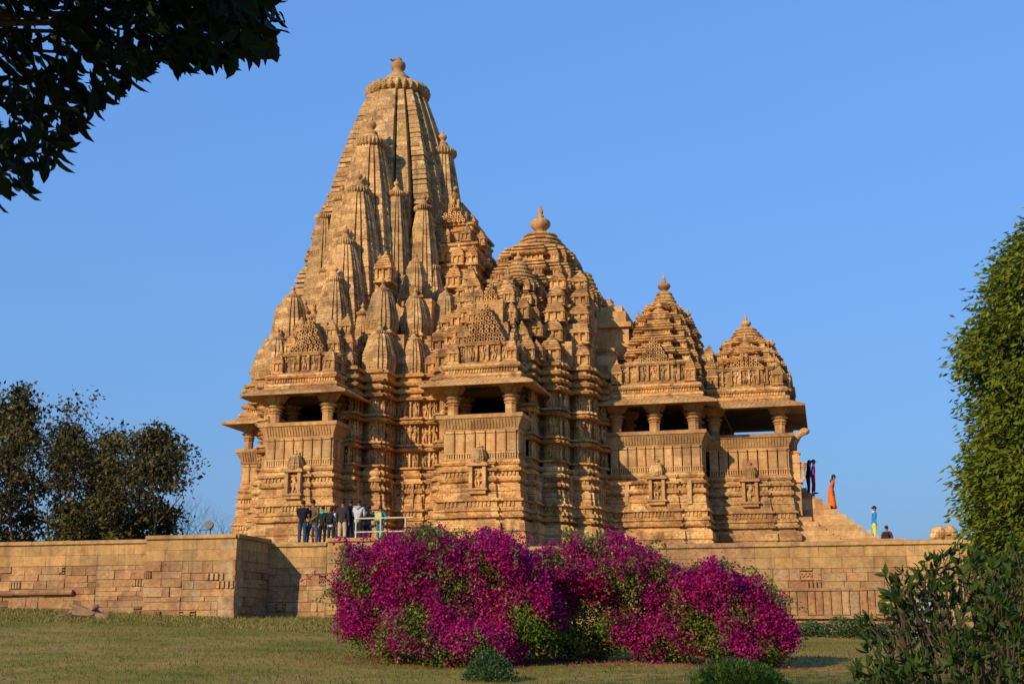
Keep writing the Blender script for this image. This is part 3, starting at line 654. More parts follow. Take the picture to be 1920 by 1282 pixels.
# balcony roofs
attic(SX, 49.35, 12.82, 2.35, .95, bL, n=5); ring_gable(SX, 49.45, 13.78, 1.75, 1.75, bL, r=.11); 
MB().box(SX-1.1, SX+1.1, 49.8, 53, 12.8, 13.9).box(SX-.85, SX+.85, 50.1, 53, 13.9, 14.6).box(SX-.55, SX+.55, 50.3, 53, 14.6, 15.4).build('gable_core', MS, bL)
for sx in (-1, 1):
    for (dx, y, z, w) in ((1.35, 50.0, 12.84, .62), (1.5, 50.7, 13.1, .66), (1.05, 50.2, 13.85, .6), (1.35, 51.0, 14.0, .62), (.75, 50.5, 14.65, .5), (1.15, 51.3, 14.9, .6)): kuta(SX+sx*dx, y, z, w, w*1.05, bL)
ring_gable(SX+1.15, 50.5, 13.8, .9, 1.1, bL, math.pi/2, .10)
attic(MX, 49.35, 12.82, 2.45, .95, bM, n=5); ring_gable(MX, 49.45, 13.78, 1.95, 2.0, bM, r=.115)
MB().box(MX-1.15, MX+1.15, 49.8, 53, 12.8, 13.9).box(MX-.9, MX+.9, 50.1, 54, 13.9, 14.8).box(MX-.6, MX+.6, 50.3, 54, 14.8, 15.9).build('gable_core', MS, bM)
ring_gable(MX+1.1, 50.6, 13.8, 1.3, 1.5, bM, math.pi/2, .11); ring_gable(MX, 50.6, 15.9, .8, .9, bM, r=.10)
for sx in (-1, 1):
    for (dx, y, z, w) in ((1.4, 50.0, 12.84, .62), (1.65, 50.7, 13.1, .7), (1.3, 51.0, 13.9, .66), (.85, 50.9, 15.0, .55), (1.25, 51.5, 15.2, .66), (.7, 51.2, 15.95, .5)): kuta(MX+sx*dx, y, z, w, w*1.05, bM)
Mw = MW
for i, (w, z, h) in enumerate(((2.2, 12.82, .9), (1.6, 13.7, .8), (1.0, 14.5, .8))):
    MB().stack([(-w/2,.3+.4*i),(w/2,.3+.4*i),(w/2,3),(-w/2,3)], [(z,.0),(z+.5*h,.0),(z+.55*h,.12),(z+.75*h,.1),(z+h,-.1)]).build('gable_core', MS, bW, M=MW)
for (x, y, z) in ((-1, .5, 12.84), (1, .5, 12.84), (-.6, .9, 13.7), (.6, .9, 13.7), (0, 1.2, 14.5)):
    p = MW @ Vector((x, y, z)); kuta(p.x, p.y, p.z, .6, .65, bW)

# open halls at the entrance end
def hall(name, cx, hx, hy, npil):
    poly = [(cx-hx, AY-hy), (cx-.5*hx, AY-hy), (cx-.5*hx, AY-hy-.12), (cx+.42*hx, AY-hy-.12), (cx+.42*hx, AY-hy), (cx+hx, AY-hy), (cx+hx, AY+hy), (cx-hx, AY+hy)]
    b = MB().stack(poly, BASE); dent(b, poly, 6.70, 6.89, .25); dent(b, poly, 8.0, 8.14, .09)
    o = b.build(name, MS, temple)
    rp = [(cx-hx, AY-hy), (cx+hx, AY-hy), (cx+hx, AY+hy), (cx-hx, AY+hy)]
    I4 = Matrix.Identity(4)
    if name == 'entrance_porch':
        railing(o, rp[:2]+[(cx+hx, AY-1.4), (cx-hx, AY-1.4)], I4, lambda n: n.y < -.5 or n.x > .5); railing(o, [(cx-hx, AY+1.4), (cx+hx, AY+1.4)]+rp[2:], I4, lambda n: n.y > .5)
    else:
        railing(o, rp[:2]+[(cx+hx, AY-hy+1.9), (cx-hx, AY-hy+1.9)], I4, lambda n: n.y < -.5 or n.x > .5); railing(o, [(cx-hx, AY+hy-1.9), (cx+hx, AY+hy-1.9)]+rp[2:], I4, lambda n: n.y > .5)
    MB().box(cx-hx+.15, cx+hx-.15, AY-hy+.15, AY+hy-.15, 8.6, 9.3).box(cx-hx+.35, cx+hx-.1, AY-hy+.45, AY+hy-.45, 11.80, 11.88).build('hall_floor', MIN, o)  # floor plus ceiling sheet, both coloured dark to deepen the hall's shade
    for yy in (AY-hy+.2, AY+hy-.2):
        for i in range(npil): inst(PIL, 'pillar', (cx-hx+.28+(2*hx-.56)*i/(npil-1), yy, 9.95), (1.05, 1.05, 1.03), 0 if yy < AY else math.pi, o)
    eave(o, [(cx-hx+.1, AY-hy+.1), (cx+hx-.1, AY-hy+.1), (cx+hx-.1, AY+hy-.1), (cx-hx+.1, AY+hy-.1)], I4, lambda n: n.y < -.5 or n.x > .5, slab=[(cx-hx+.1, AY-hy+.1), (cx+hx-.1, AY-hy+.1), (cx+hx-.1, AY+hy-1.35), (cx-hx+.1, AY+hy-1.35)] if npil == 2 else None)
    return o
hP = hall('front_hall', PX, 2.05, 5.3, 3); hQ = hall('entrance_porch', QX, 1.78, 3.3, 2)
for yy in (57.0, 64.0):
    for xx in (-8.8, -5.6): inst(PIL, 'pillar', (xx, yy, 9.3), (1.2, 1.2, 1.4), 0, hP)
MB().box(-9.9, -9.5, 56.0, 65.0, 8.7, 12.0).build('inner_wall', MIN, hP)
I4 = Matrix.Identity(4)
niche_full(hP, Matrix.Translation((PX+.1, 55.0, 0))); niche_full(hQ, Matrix.Translation((QX+.05, 57.0, 0)))
for (o, xs, y) in ((hP, (-8.55, -5.75), 55.1),):
    for x in xs: MB().box(x-.10, x+.10, y-.20, y+.2, 7.25, 8.3).box(x-.06, x+.06, y-.23, y+.2, 7.4, 7.75).build('pilaster', MPL, o)

# ------------------------------------------------------------------ roofs of the halls
rM = roof(MX, AY, 4.2, 6.2, 13.2, 22.25, 8, 1, bellr=.45, shrink=.60, pw=1.0, name='hall_roof', kw=.82, finr=.83)
r2 = roof(MX, AY-4.9, 1.9, 2.6, 14.4, 19.2, 5, 1, bellr=.52, shrink=.5, name='hall_roof', kw=.6, finr=.34)
r3 = roof(MX, AY-6.9, 1.35, 2.4, 13.4, 17.7, 5, 1, bellr=.50, shrink=.45, name='hall_roof', kw=.5, finr=.34)
r4 = roof(MX+2.35, AY, 1.5, 3.1, 14.0, 19.9, 6, 1, bellr=.55, fin=False, shrink=.45, name='hall_roof', kw=.55)
r5 = roof(MX+3.55, AY, 1.25, 2.6, 13.6, 18.4, 5, 1, bellr=.5, fin=False, shrink=.4, name='hall_roof', kw=.5)
MB().box(-10.6, -8.75, 57.8, 63.2, 12.6, 16.2).box(-10.4, -8.6, 57.6, 63.4, 16.2, 16.45).box(-10.4, -8.9, 58.0, 63.0, 16.45, 17.1).box(-10.2, -9.1, 58.2, 62.8, 17.1, 17.4).box(-10.4, -9.2, 55.9, 60, 12.5, 14.6).box(-10.45, -9.15, 55.85, 60, 14.6, 14.75).build('roof_block', MPL, temple)
# tiers of shrines over the twin piers east and west of the middle balcony
for sx in (-1, 1):
    for (dx, y, z, w) in ((2.4, 52.1, 13.25, 1.0), (3.45, 53.4, 13.25, 1.0), (2.35, 52.9, 14.4, .9), (3.35, 54.1, 14.5, .95), (2.3, 53.6, 15.5, .9), (3.2, 54.8, 15.6, .9), (2.2, 54.4, 16.5, .85), (3.1, 55.6, 16.7, .85), (2.1, 55.2, 17.5, .8), (2.9, 56.4, 17.7, .8), (1.9, 51.2, 13.25, .7), (1.75, 52.0, 14.5, .7)):
        kuta(MX+sx*dx, y, z, w, w*.78, temple)
    MB().box(MX+sx*2.4-.8, MX+sx*2.4+.8, 52.6, 58, 13.2, 14.4).box(MX+sx*2.8-.9, MX+sx*2.8+.9, 53.8, 59, 13.2, 15.5).box(MX+sx*2.6-.9, MX+sx*2.6+.9, 54.8, 59, 15.5, 16.6).box(MX+sx*2.5-.8, MX+sx*2.5+.8, 55.8, 59, 16.6, 17.6).build('roof_core', MS, temple)
rP = roof(PX, AY, 2.4, 4.9, 12.85, 18.6, 7, 1, bellr=.36, shrink=.72, pw=1.45, name='front_roof', kw=.55, finr=.50)
for (x, y, hx, hy, z1, fr) in ((PX, AY-2.3, 1.0, 1.3, 17.1, .30), (PX-1.3, AY-.4, .85, 1.2, 17.1, .27), (PX+1.2, AY-.4, .85, 1.2, 17.1, .27)): roof(x, y, hx, hy, 14.4, z1, 4, 1, bellr=.6, shrink=.45, kut=False, name='front_roof', finr=fr)
attic(PX, AY-5.05, 12.84, 3.3, 1.0, hP, n=7); ring_gable(PX, AY-4.9, 13.86, 1.5, 1.3, hP, r=.105)
rQ = roof(QX, AY, 2.15, 3.05, 12.85, 16.45, 5, 1, bellr=.52, shrink=.60, pw=1.5, name='porch_roof', kw=.5, finr=.40)
roof(QX, AY-1.6, .95, 1.2, 13.8, 15.35, 3, 1, bellr=.6, shrink=.45, kut=False, name='porch_roof', finr=.24); roof(QX+1.25, AY-.2, .6, 1.0, 13.4, 15.4, 4, 1, bellr=.6, shrink=.4, kut=False, name='porch_roof', finr=.24)
attic(QX, AY-3.05, 12.84, 2.9, .95, hQ, n=7); ring_gable(QX, AY-2.95, 13.8, 1.7, .75, hQ, r=.10)

MB().add([(-16.6,51.6,13.25),(-15.5,51.6,13.25),(-15.5,54,13.25),(-16.6,54,13.25),(-15.9,53.3,15.6),(-15.3,53.3,15.6),(-15.3,54,15.6),(-15.9,54,15.6)],[(0,1,5,4),(1,2,6,5),(2,3,7,6),(3,0,4,7),(4,5,6,7),(3,2,1,0)]).build('sloping_block', MPL, temple)
MB().stack([(-5.75, 58.3), (-4.6, 58.3), (-4.6, 62.7), (-5.75, 62.7)], [(12.8, 0), (13.3, 0), (13.32, .12), (13.45, .14), (13.55, 0), (14.1, -.05), (14.12, .08), (14.25, .1), (14.35, -.1), (14.8, -.2), (14.9, -.4)]).build('roof_link', MS, temple)
for (x_, y_, z_) in ((-5.3, 58.1, 12.9), (-4.9, 58.3, 13.6), (-5.35, 58.6, 14.0), (-5.0, 59.0, 14.4), (-5.5, 57.5, 13.4)): kuta(x_, y_, z_, .55, .6)
# antechamber tower between the spire and the hall roof
tb = MB()
for i, (x0, x1, y0, z0, z1) in enumerate(((-19.8, -16.3, 57.0, 13.2, 16.4), (-19.6, -16.4, 57.6, 16.4, 18.4), (-19.4, -16.6, 58.0, 18.4, 20.2), (-19.3, -16.7, 58.3, 20.2, 21.4), (-19.1, -17.0, 58.6, 21.4, 22.6))):
    P_ = [(x0, y0), (x1, y0), (x1, 121-y0), (x0, 121-y0)]
    tb.stack(P_, [(z0,0),(z0+.1,.06),(z0+.16,0),(z0+.55*(z1-z0),0),(z0+.57*(z1-z0),.10),(z0+.66*(z1-z0),.14),(z0+.72*(z1-z0),.02),(z1-.2,.02),(z1-.18,.16),(z1-.06,.18),(z1,0)])
    dent(tb, P_, z0+.2, z0+.52*(z1-z0), 0, w=.12, step=.3, d=.12)
tw = tb.build('antechamber_tower', MS, temple)
ring_gable(-18.0, 58.4, 22.5, 1.5, 1.1, tw, r=.12); MB().box(-18.7, -17.3, 58.7, 62.3, 22.5, 23.2).box(-18.4, -17.6, 58.9, 62, 23.2, 23.8).build('gable_core', MS, tw)
for (x, y, z, w) in ((-19.0, 56.9, 16.2, .8), (-18.1, 56.6, 15.4, .85), (-17.2, 56.3, 15.2, .85), (-18.9, 57.4, 17.6, .75), (-17.9, 57.3, 17.2, .8), (-17.0, 57.2, 17.0, .85), (-18.7, 57.7, 19.0, .7), (-17.6, 57.7, 18.7, .8), (-16.8, 57.8, 18.6, .75),
        (-18.6, 58.1, 20.3, .65), (-17.5, 58.0, 20.0, .7), (-16.8, 58.2, 20.0, .65), (-18.3, 58.4, 21.4, .55), (-17.2, 58.4, 21.4, .6), (-18.0, 55.3, 13.3, .9), (-17.0, 54.9, 13.3, .9), (-18.0, 55.9, 14.4, .85), (-17.0, 55.6, 14.3, .85), (-16.5, 59.5, 20.2, .6), (-16.6, 59.0, 21.3, .55), (-17.2, 59.3, 22.4, .5)):
    kuta(x, y, z, w, w*1.0, tw)
MB().box(-19.0, -16.2, 55.2, 58, 13.2, 14.3).box(-19.0, -16.4, 56.0, 58, 14.3, 15.3).build('roof_core', MS, tw)
tw2 = MB(); tw2.stack([(-16.3, 58.9), (-15.4, 58.9), (-15.4, 62.1), (-16.3, 62.1)], [(13.2, 0), (19.2, 0), (19.25, .15), (19.4, .15), (19.6, -.2)]); tw2.build('roof_core', MPL, temple)

# rampant beasts carved in stone
def beast(name, parent, loc, s, rz):
    b = MB()
    b.tube([(-.45,0,.55),(-.25,0,.62),(.05,0,.68),(.28,0,.80),(.42,0,1.0)], [.17,.21,.19,.22,.17], 8); b.ball((.50, 0, 1.10), (.20, .16, .18), 8, 6); b.tube([(.58,0,1.08),(.78,0,1.02)], [.12,.09], 7)
    for x, y in ((-.38, .13), (-.38, -.13), (.22, .13), (.22, -.13)): b.tube([(x, y, .6), (x+.06, y, .32), (x-.02, y, .05), (x+.08, y, .02)], [.12, .085, .07, .07], 6)
    b.tube([(-.5,0,.6),(-.66,0,.8),(-.55,0,1.02)], [.05,.045,.04], 5); b.box(-.6, .55, -.24, .24, -.06, .03)
    return b.build(name, MS, parent, M=Matrix.Translation(loc) @ Matrix.Rotation(rz, 4, 'Z') @ Matrix.Scale(s, 4), smooth=True)
beast('carved_lion', tw, (-17.9, 58.75, 23.3), .95, -1.35); beast('carved_lion', hQ, (-1.55, 57.7, 12.75), .95, -2.2)
MB().box(-1.9, -1.15, 57.45, 57.95, 12.60, 12.72).box(-1.5, -1.36, 57.55, 57.7, 11.9, 12.6).build('bracket', MPL, hQ)
# stair flank: post, carved bracket and the flights
zs = Z0
st = MB().box(-1.45, -.95, 57.5, 58.2, 5.0, 8.35).box(-1.55, -.85, 57.4, 58.3, 8.35, 8.5).box(-1.4, -.95, 57.55, 58.1, 8.5, 9.7).box(-1.5, -.9, 57.5, 58.2, 9.7, 9.8)
st.build('stair_pier', MPL, temple)
eb = MB().tube([(-1.3,57.85,9.8),(-1.2,57.85,10.2),(-.95,57.85,10.55),(-.7,57.85,10.75)], [.26,.20,.15,.16], 8); eb.ball((-.66, 57.85, 10.74), (.24, .2, .17), 8, 6); eb.build('carved_makara', MS, temple, smooth=True)
for x in (-1.25, -1.0, -.8): inst(PIL, 'stair_baluster', (x, 57.7, 8.5), (.35, .35, .42), 0, temple)
first = MB().box(-1.1, 3.4, 57.0, 62.9, 4.95, 5.715).build('staircase', MPL, temple)
for i in range(10):
    z1 = 5.715+(i+1)*.25; MB().box(-1.3, 2.35-.34*i, 58.5, 62.6, z1-.249, z1-.003).build('step', MPL, first)
for i in range(5):
    z1 = 5.715+(i+1)*.21; MB().box(-1.2, .62-.29*i, 57.15+.012*i, 58.5, z1-.209, z1-.003).build('step', MPL, first)
if surplus.v: tag(surplus.build('figure_frieze', MFG, temple, smooth=True), kind='stuff')
print('figures', FIGCOUNT[0])
# ------------------------------------------------------------------ vegetation
def unit(v): return v/np.maximum(np.linalg.norm(v, axis=-1, keepdims=True), 1e-9)
def leaf_mesh(name, mat, pos, size, up=None, asp=.45, droop=.3, dirs=None, detail=False):
    """one small folded leaf blade per point"""
    n = len(pos); size = np.broadcast_to(size, (n,)).astype(float)
    a = unit(rng.normal(size=(n, 3))) if dirs is None else unit(dirs)
    a[:, 2] -= droop; a = unit(a)
    b = unit(np.cross(a, unit(rng.normal(size=(n, 3))+np.array([0, 0, 1.2])))); c = np.cross(a, b)
    if not detail:
        T = [(0, 0, 0), (.45, .5, .10), (1, 0, -.06), (.45, -.5, .10)]; F = [(0, 1, 2), (0, 2, 3)]
    else:
        T = [(0, 0, 0), (.22, .34, .07), (.52, .50, .07), (.80, .30, .0), (1.02, 0, -.16), (.80, -.30, .0), (.52, -.50, .07), (.22, -.34, .07), (.30, 0, .0), (.62, 0, -.03)]
        F = [(0, 8, 1), (1, 8, 9, 2), (2, 9, 3), (3, 9, 4), (0, 7, 8), (7, 6, 9, 8), (6, 5, 9), (5, 4, 9)]
    k = len(T); V = np.empty((n, k, 3))
    for i, (u_, v_, w_) in enumerate(T): V[:, i] = pos+a*(size*u_)[:, None]+b*(size*v_*asp)[:, None]+c*(size*w_)[:, None]
    me = bpy.data.meshes.new(name); off = (np.arange(n)*k)[:, None]
    lo, st, tot = [], [], []
    FA = [np.array(q) for q in F]
    loops = np.concatenate([np.stack([off[:, 0]+q for q in fa], 1).reshape(-1) for fa in FA]); lens = np.concatenate([np.full(n, len(fa)) for fa in FA])
    me.vertices.add(n*k); me.vertices.foreach_set('co', V.reshape(-1)); me.loops.add(len(loops)); me.loops.foreach_set('vertex_index', loops.astype(np.int32))
    me.polygons.add(len(lens)); me.polygons.foreach_set('loop_start', np.concatenate([[0], np.cumsum(lens)[:-1]]).astype(np.int32)); me.polygons.foreach_set('loop_total', lens.astype(np.int32))
    me.update(calc_edges=True); me.materials.append(mat); return me
def leaf_obj(name, mat, pos, size, parent=None, **k):
    return place(bpy.data.objects.new(name, leaf_mesh(name, mat, np.asarray(pos), size, **k)), Matrix.Identity(4), parent)
MBARK = plain('bark', (.085, .06, .04), .95, .4, 6.0, .1); MBARKG = plain('pale_bark', (.22, .19, .16), .95, .3, 6.0, .1)
G_BUSH = leafmat('bougainvillea_leaf', [(.035, .07, .008), (.085, .145, .016), (.17, .22, .025), (.30, .29, .04)], .35)
F_BUSH = leafmat('bougainvillea_bract', [(.15, .001, .068), (.30, .002, .122), (.42, .003, .148), (.42, .010, .065)], .35, .6)
G_FAR = leafmat('far_tree_leaf', [(.022, .028, .008), (.048, .050, .014), (.10, .082, .024), (.17, .115, .042)], .12, .75, spec=.12)
G_ASH = leafmat('column_tree_leaf', [(.06, .09, .010), (.15, .19, .016), (.26, .29, .03)], .4, .7, spec=.15)
G_NEAR = leafmat('near_shrub_leaf', [(.014, .030, .005), (.032, .060, .009), (.065, .10, .016)], .2, .65, spec=.15)
G_TOP = leafmat('overhang_leaf', [(.010, .020, .007), (.018, .030, .010)], .04, .6, spec=.1)
G_SHR = leafmat('shrub_leaf', [(.06, .11, .012), (.12, .19, .02), (.20, .27, .035)], .3)
G_DRK = leafmat('dark_shrub_leaf', [(.02, .05, .014), (.04, .085, .022), (.06, .12, .03)], .2)

def ellipsoid_pts(n, c, r, lo=.8, hi=1.03, hemi=-.35):
    d = unit(rng.normal(size=(n*3+30, 3))); d = d[d[:, 2] > hemi][:n]
    return np.array(c)+d*np.array(r)*rng.uniform(lo, hi, (len(d), 1))
def bougain(label, lobes, base, n_clu, flower_f, name='bougainvillea_bush'):
    o = tag(empty(name, base), label, 'bush', 'bougainvillea bushes on the lawn')
    C = []; lob = np.array([l[3][0]*l[3][2] for l in lobes]); lob = lob/lob.sum()
    for (px, py, Y, rr, dens), w in zip(lobes, lob):
        c = np.array(at(px, py, Y)); p = ellipsoid_pts(int(n_clu*w*dens), c, rr); C.append(np.c_[p, np.full(len(p), 1.0)])
        q = ellipsoid_pts(int(n_clu*w*.30), c, rr, .45, .85, -1); C.append(np.c_[q, np.zeros(len(q))])
    C = np.concatenate(C); ph = rng.uniform(0, 6.28, 3)
    lump = .17*(np.sin(C[:, 0]*3.1+ph[0])+np.sin(C[:, 2]*3.7+ph[1])+np.sin((C[:, 0]+C[:, 2])*5.3+ph[2])); C[:, 1] -= np.abs(lump)*1.2; C[:, 2] += lump*.6
    C = C[C[:, 2] > base[2]+.02]
    h = (C[:, 2]-base[2])/3.3; pat = np.sin(C[:, 0]*2.3+ph[1])*np.sin(C[:, 2]*3.1+ph[2])+.6*np.sin(C[:, 0]*5.7+C[:, 2]*4.1+ph[0])
    edge = np.clip((base[0]-C[:, 0]-1.2)*.35, 0, .6)+np.clip(.32-h, 0, .4)*1.4
    isf = (rng.uniform(-.55, .55, len(C))+pat*.95 < (flower_f*2-1)+(h-.5)*.7-edge) & (C[:, 3] > .5)
    fp = np.repeat(C[isf, :3], 19, 0); fp = fp+rng.normal(size=fp.shape)*.085
    lp = np.repeat(C[~isf, :3], 13, 0); lp = lp+rng.normal(size=lp.shape)*.11
    # arching shoots
    sh, shf, br = [], [], MB()
    top = C[(h > .35) & (C[:, 3] > .5)]
    for i in range(120):
        p = top[rng.integers(len(top)), :3].copy(); d = np.array([rng.uniform(-1, 1), rng.uniform(-1, .1), rng.uniform(.2, 1.1)]); d /= np.linalg.norm(d); pts = [p.copy()]
        for s in range(10): p = p+d*.105; d[2] -= .15; pts.append(p.copy())
        br.tube(pts[::3], [.010, .008, .005, .003][:len(pts[::3])], 4)
        for s, q in enumerate(pts):
            tgt = shf if (i % 2 == 0) else sh
            for _ in range(5): tgt.append(q+rng.normal(size=3)*.035)
    lp = np.concatenate([lp, np.array(sh)]); fp = np.concatenate([fp, np.array(shf)])
    for i in range(14):
        l = lobes[rng.integers(len(lobes))]; c = np.array(at(l[0], l[1], l[2])); e = ellipsoid_pts(1, c, l[3], .6, .9, 0)[0]; b0 = np.array(base)+np.array([rng.normal()*.5, rng.normal()*.2, -.05])
        m = (b0+e)/2+np.array([0, 0, .35]); br.tube([b0, m, e], [.035, .022, .008], 5)
    leaf_obj('flowers', F_BUSH, fp, rng.uniform(.045, .075, len(fp)), o, asp=.85, droop=.1)
    leaf_obj('foliage', G_BUSH, lp, rng.uniform(.055, .095, len(lp)), o, asp=.6, droop=.35)
    tag(br.build('branches', MBARK, o), kind='stuff')
    return o
bb = at(860, 1235, 27.0); bb.z = ground_z(bb.x, bb.y)
bougain('large magenta bougainvillea bush with arching shoots, left of the two on the lawn', [(850, 1116, 27, (2.05, 1.5, 1.45), 1.0), (720, 1110, 27, (1.05, 1.0, 1.05), 1.0), (880, 1054, 27.2, (.95, .8, .62), 1.0), (775, 1030, 27.2, (.8, .8, .45), .8), (985, 1150, 26.6, (.80, .9, 1.15), 1.2), (830, 1210, 25.9, (1.45, 1.0, .72), 1.0), (900, 1225, 25.6, (.9, .8, .5), 1.0), (700, 1175, 26.6, (.8, .7, .6), .9), (985, 1215, 26.4, (.6, .6, .5), 1.0)], tuple(bb), 6600, .86)
b2 = at(1250, 1220, 28.5); b2.z = ground_z(b2.x, b2.y)
bougain('wide bougainvillea bush with more green leaves among its flowers, right of the two', [(1030, 1120, 28.2, (.9, 1.0, .9), .9), (1110, 1085, 28.6, (1.25, 1.2, 1.0), 1.0), (1205, 1100, 28.6, (1.1, 1.2, .9), 1.0), (1372, 1148, 28.2, (1.1, 1.1, .86), 1.1), (1430, 1190, 28.0, (.70, .9, .75), 1.0), (1290, 1155, 28.4, (1.0, 1.0, .95), .9), (1120, 1180, 28.4, (1.2, 1.0, .75), .5), (1180, 1200, 28.4, (.9, .9, .5), .5), (1080, 1205, 28.3, (.7, .7, .42), .7), (1340, 1215, 28.0, (.9, .7, .45), .9), (1450, 1225, 28.0, (.45, .6, .35), .9)], tuple(b2), 6600, .76)

def shrub(name, label, px, py, Y, r, n, mat, size, cat='shrub', asp=.5):
    c = np.array(at(px, py, Y)); g = ground_z(c[0], c[1]); o = tag(empty(name, (c[0], c[1], g)), label, cat)
    p = np.concatenate([ellipsoid_pts(int(n*.7), c, r, .75, 1.05, -.6), ellipsoid_pts(int(n*.3), c, r, .3, .8, -1)]); p = p+rng.normal(size=p.shape)*.03; p = p[p[:, 2] > g+.02]
    d = unit(p-c)+np.array([0, 0, .6])+rng.normal(size=p.shape)*.5
    leaf_obj('foliage', mat, p, rng.uniform(size*.7, size*1.2, len(p)), o, asp=asp, droop=0, dirs=d)
    b = MB()
    for i in range(9): e = ellipsoid_pts(1, c, r, .5, .9, -.1)[0]; b.tube([(c[0]+rng.normal()*.08, c[1]+rng.normal()*.08, g-.03), tuple((e+np.array([c[0], c[1], g]))/2), tuple(e)], [.016, .011, .005], 4)
    b.build('stems', MBARK, o); return o
shrub('clipped_shrub', 'small dark green shrub in front of the left bougainvillea', 918, 1285, 21.5, (.46, .45, .55), 4200, G_DRK, .06)
shrub('clipped_shrub', 'bright yellow green low shrub in front of the right bougainvillea', 1383, 1292, 20.5, (.72, .5, .42), 5200, G_SHR, .075)
# low hedge by the wall
hp = np.c_[rng.uniform(-2.6, 9.0, 9000), rng.uniform(45.9, 46.9, 9000), rng.uniform(0, 1, 9000)]
hp[:, 2] = np.array([ground_z(a, b) for a, b in hp[:, :2]])+hp[:, 2]*(.62+.12*np.sin(hp[:, 0]*2.1)+.08*np.sin(hp[:, 0]*7))
hd = tag(leaf_obj('low_hedge', G_DRK, hp, rng.uniform(.08, .15, 9000), asp=.5), 'low dark hedge along the foot of the right platform wall', 'hedge')

def tube_tree(b, p, d, r, L, depth, tips, spread=.5, gravity=.0, rs=None):
    q = [Vector(p)]; dd = Vector(d).normalized(); k = 4
    for i in range(k):
        dd = (dd+Vector((rs.uniform(-1, 1), rs.uniform(-1, 1), rs.uniform(-.4, .7)))*.14).normalized(); q.append(q[-1]+dd*L/k)
    r1 = r*.62; b.tube(q, [r+(r1-r)*i/k for i in range(k+1)], 7 if depth > 2 else 5)
    if depth == 0: tips.append(q[-1]); return
    tips.append(q[2]) if depth < 2 else None
    for i in range(rs.choice((2, 3, 3))):
        a = Vector((rs.uniform(-1, 1), rs.uniform(-1, 1), rs.uniform(-.2, .8)-gravity)).normalized()
        tube_tree(b, q[-1] if i else q[3], dd*(1-spread)+a*spread*1.3, r1*.8, L*.74, depth-1, tips, spread, gravity, rs)
def bg_tree(label, px, top, hw, Y, seed, leaf=.40, dens=1.0, lowf=.12):
    rs = random.Random(seed); c = at(px, 1000, Y); g = 2.2; zt = at(px, top, Y).z; W_ = hw/2300*Y*1.03; o = tag(empty('background_tree', (c.x, Y, g)), label, 'tree', 'dark trees beyond the terrace')
    H = zt-g; b = MB(); tips = []
    for k in range(2): tube_tree(b, (c.x+k*.4, Y, g), (rs.uniform(-.15, .15), rs.uniform(-.1, .1), 1), .24, H*.36, 4, tips, .45, rs=rs)
    b.build('trunk', MBARK, o)
    n = int(38*dens); pts = []
    for i in range(n):
        f = rs.random()**.8; z = g+H*(lowf+(.97-lowf)*f); w = W_*(.55+.45*math.sin(math.pi*min(1, .25+f*.62)))*(1 if f < .8 else 1-(f-.8)*2.6)
        a = rs.uniform(0, 6.28); rr = w*math.sqrt(rs.random()); cc = (c.x+rr*math.cos(a), Y+rr*math.sin(a), z)
        m = int(rs.uniform(120, 230)); pts.append(np.array(cc)+rng.normal(size=(m, 3))*np.array([.52, .52, .36]))
    tp = np.array([tuple(t) for t in tips]); pts.append(np.repeat(tp, 14, 0)+rng.normal(size=(len(tp)*14, 3))*.4)
    pts = np.concatenate(pts); leaf_obj('crown', G_FAR, pts, rng.uniform(leaf*.6, leaf*1.2, len(pts)), o, asp=.6, droop=.4); return o
bg_tree('tallest dark tree at the far left edge beyond the wall', 14, 720, 58, 84, 3, dens=1.5)
bg_tree('dark narrow tree right of the tallest tree at the far left', 118, 795, 33, 86, 4, dens=.85)
bg_tree('slim dark tree in the middle of the far left row', 202, 808, 33, 87, 5, dens=.8)
bg_tree('rounded dark tree at the right end of the far left row', 282, 802, 42, 83, 6, dens=1.15)
bg_tree('low dark bushy tree between the slim trunks beyond the wall', 185, 935, 60, 80, 8, dens=.55, lowf=.4)
lb = at(88, 995, 78); o = tag(empty('background_shrub', (lb.x, lb.y, 2.2)), 'sunlit yellow green bush between the dark tree trunks', 'shrub')
p = ellipsoid_pts(1500, (lb.x, lb.y, 5.6), (1.5, 1.2, 3.0), .5, 1.05, -1); leaf_obj('foliage', G_SHR, p, rng.uniform(.15, .3, len(p)), o); MB().tube([(lb.x, lb.y, 2.2), (lb.x+.2, lb.y, 5.5)], [.09, .04]).build('stems', MBARK, o)
# bare tree
bt = at(345, 1000, 92); o = tag(empty('bare_tree', (bt.x, bt.y, 2.2)), 'leafless pale tree with spreading twigs left of the temple', 'tree'); b = MB(); tips = []; rs = random.Random(21)
for (dx, dz) in ((.2, 1), (.75, .8), (-.5, .9), (1.1, .55)): tube_tree(b, (bt.x, bt.y, 5.0), (dx, rs.uniform(-.3, .3), dz), .11, 2.9, 5, tips, .42, rs=rs)
b.tube([(bt.x-.3, bt.y, 2.0), (bt.x, bt.y, 5.1)], [.28, .17], 8); b.build('trunk', MBARKG, o)

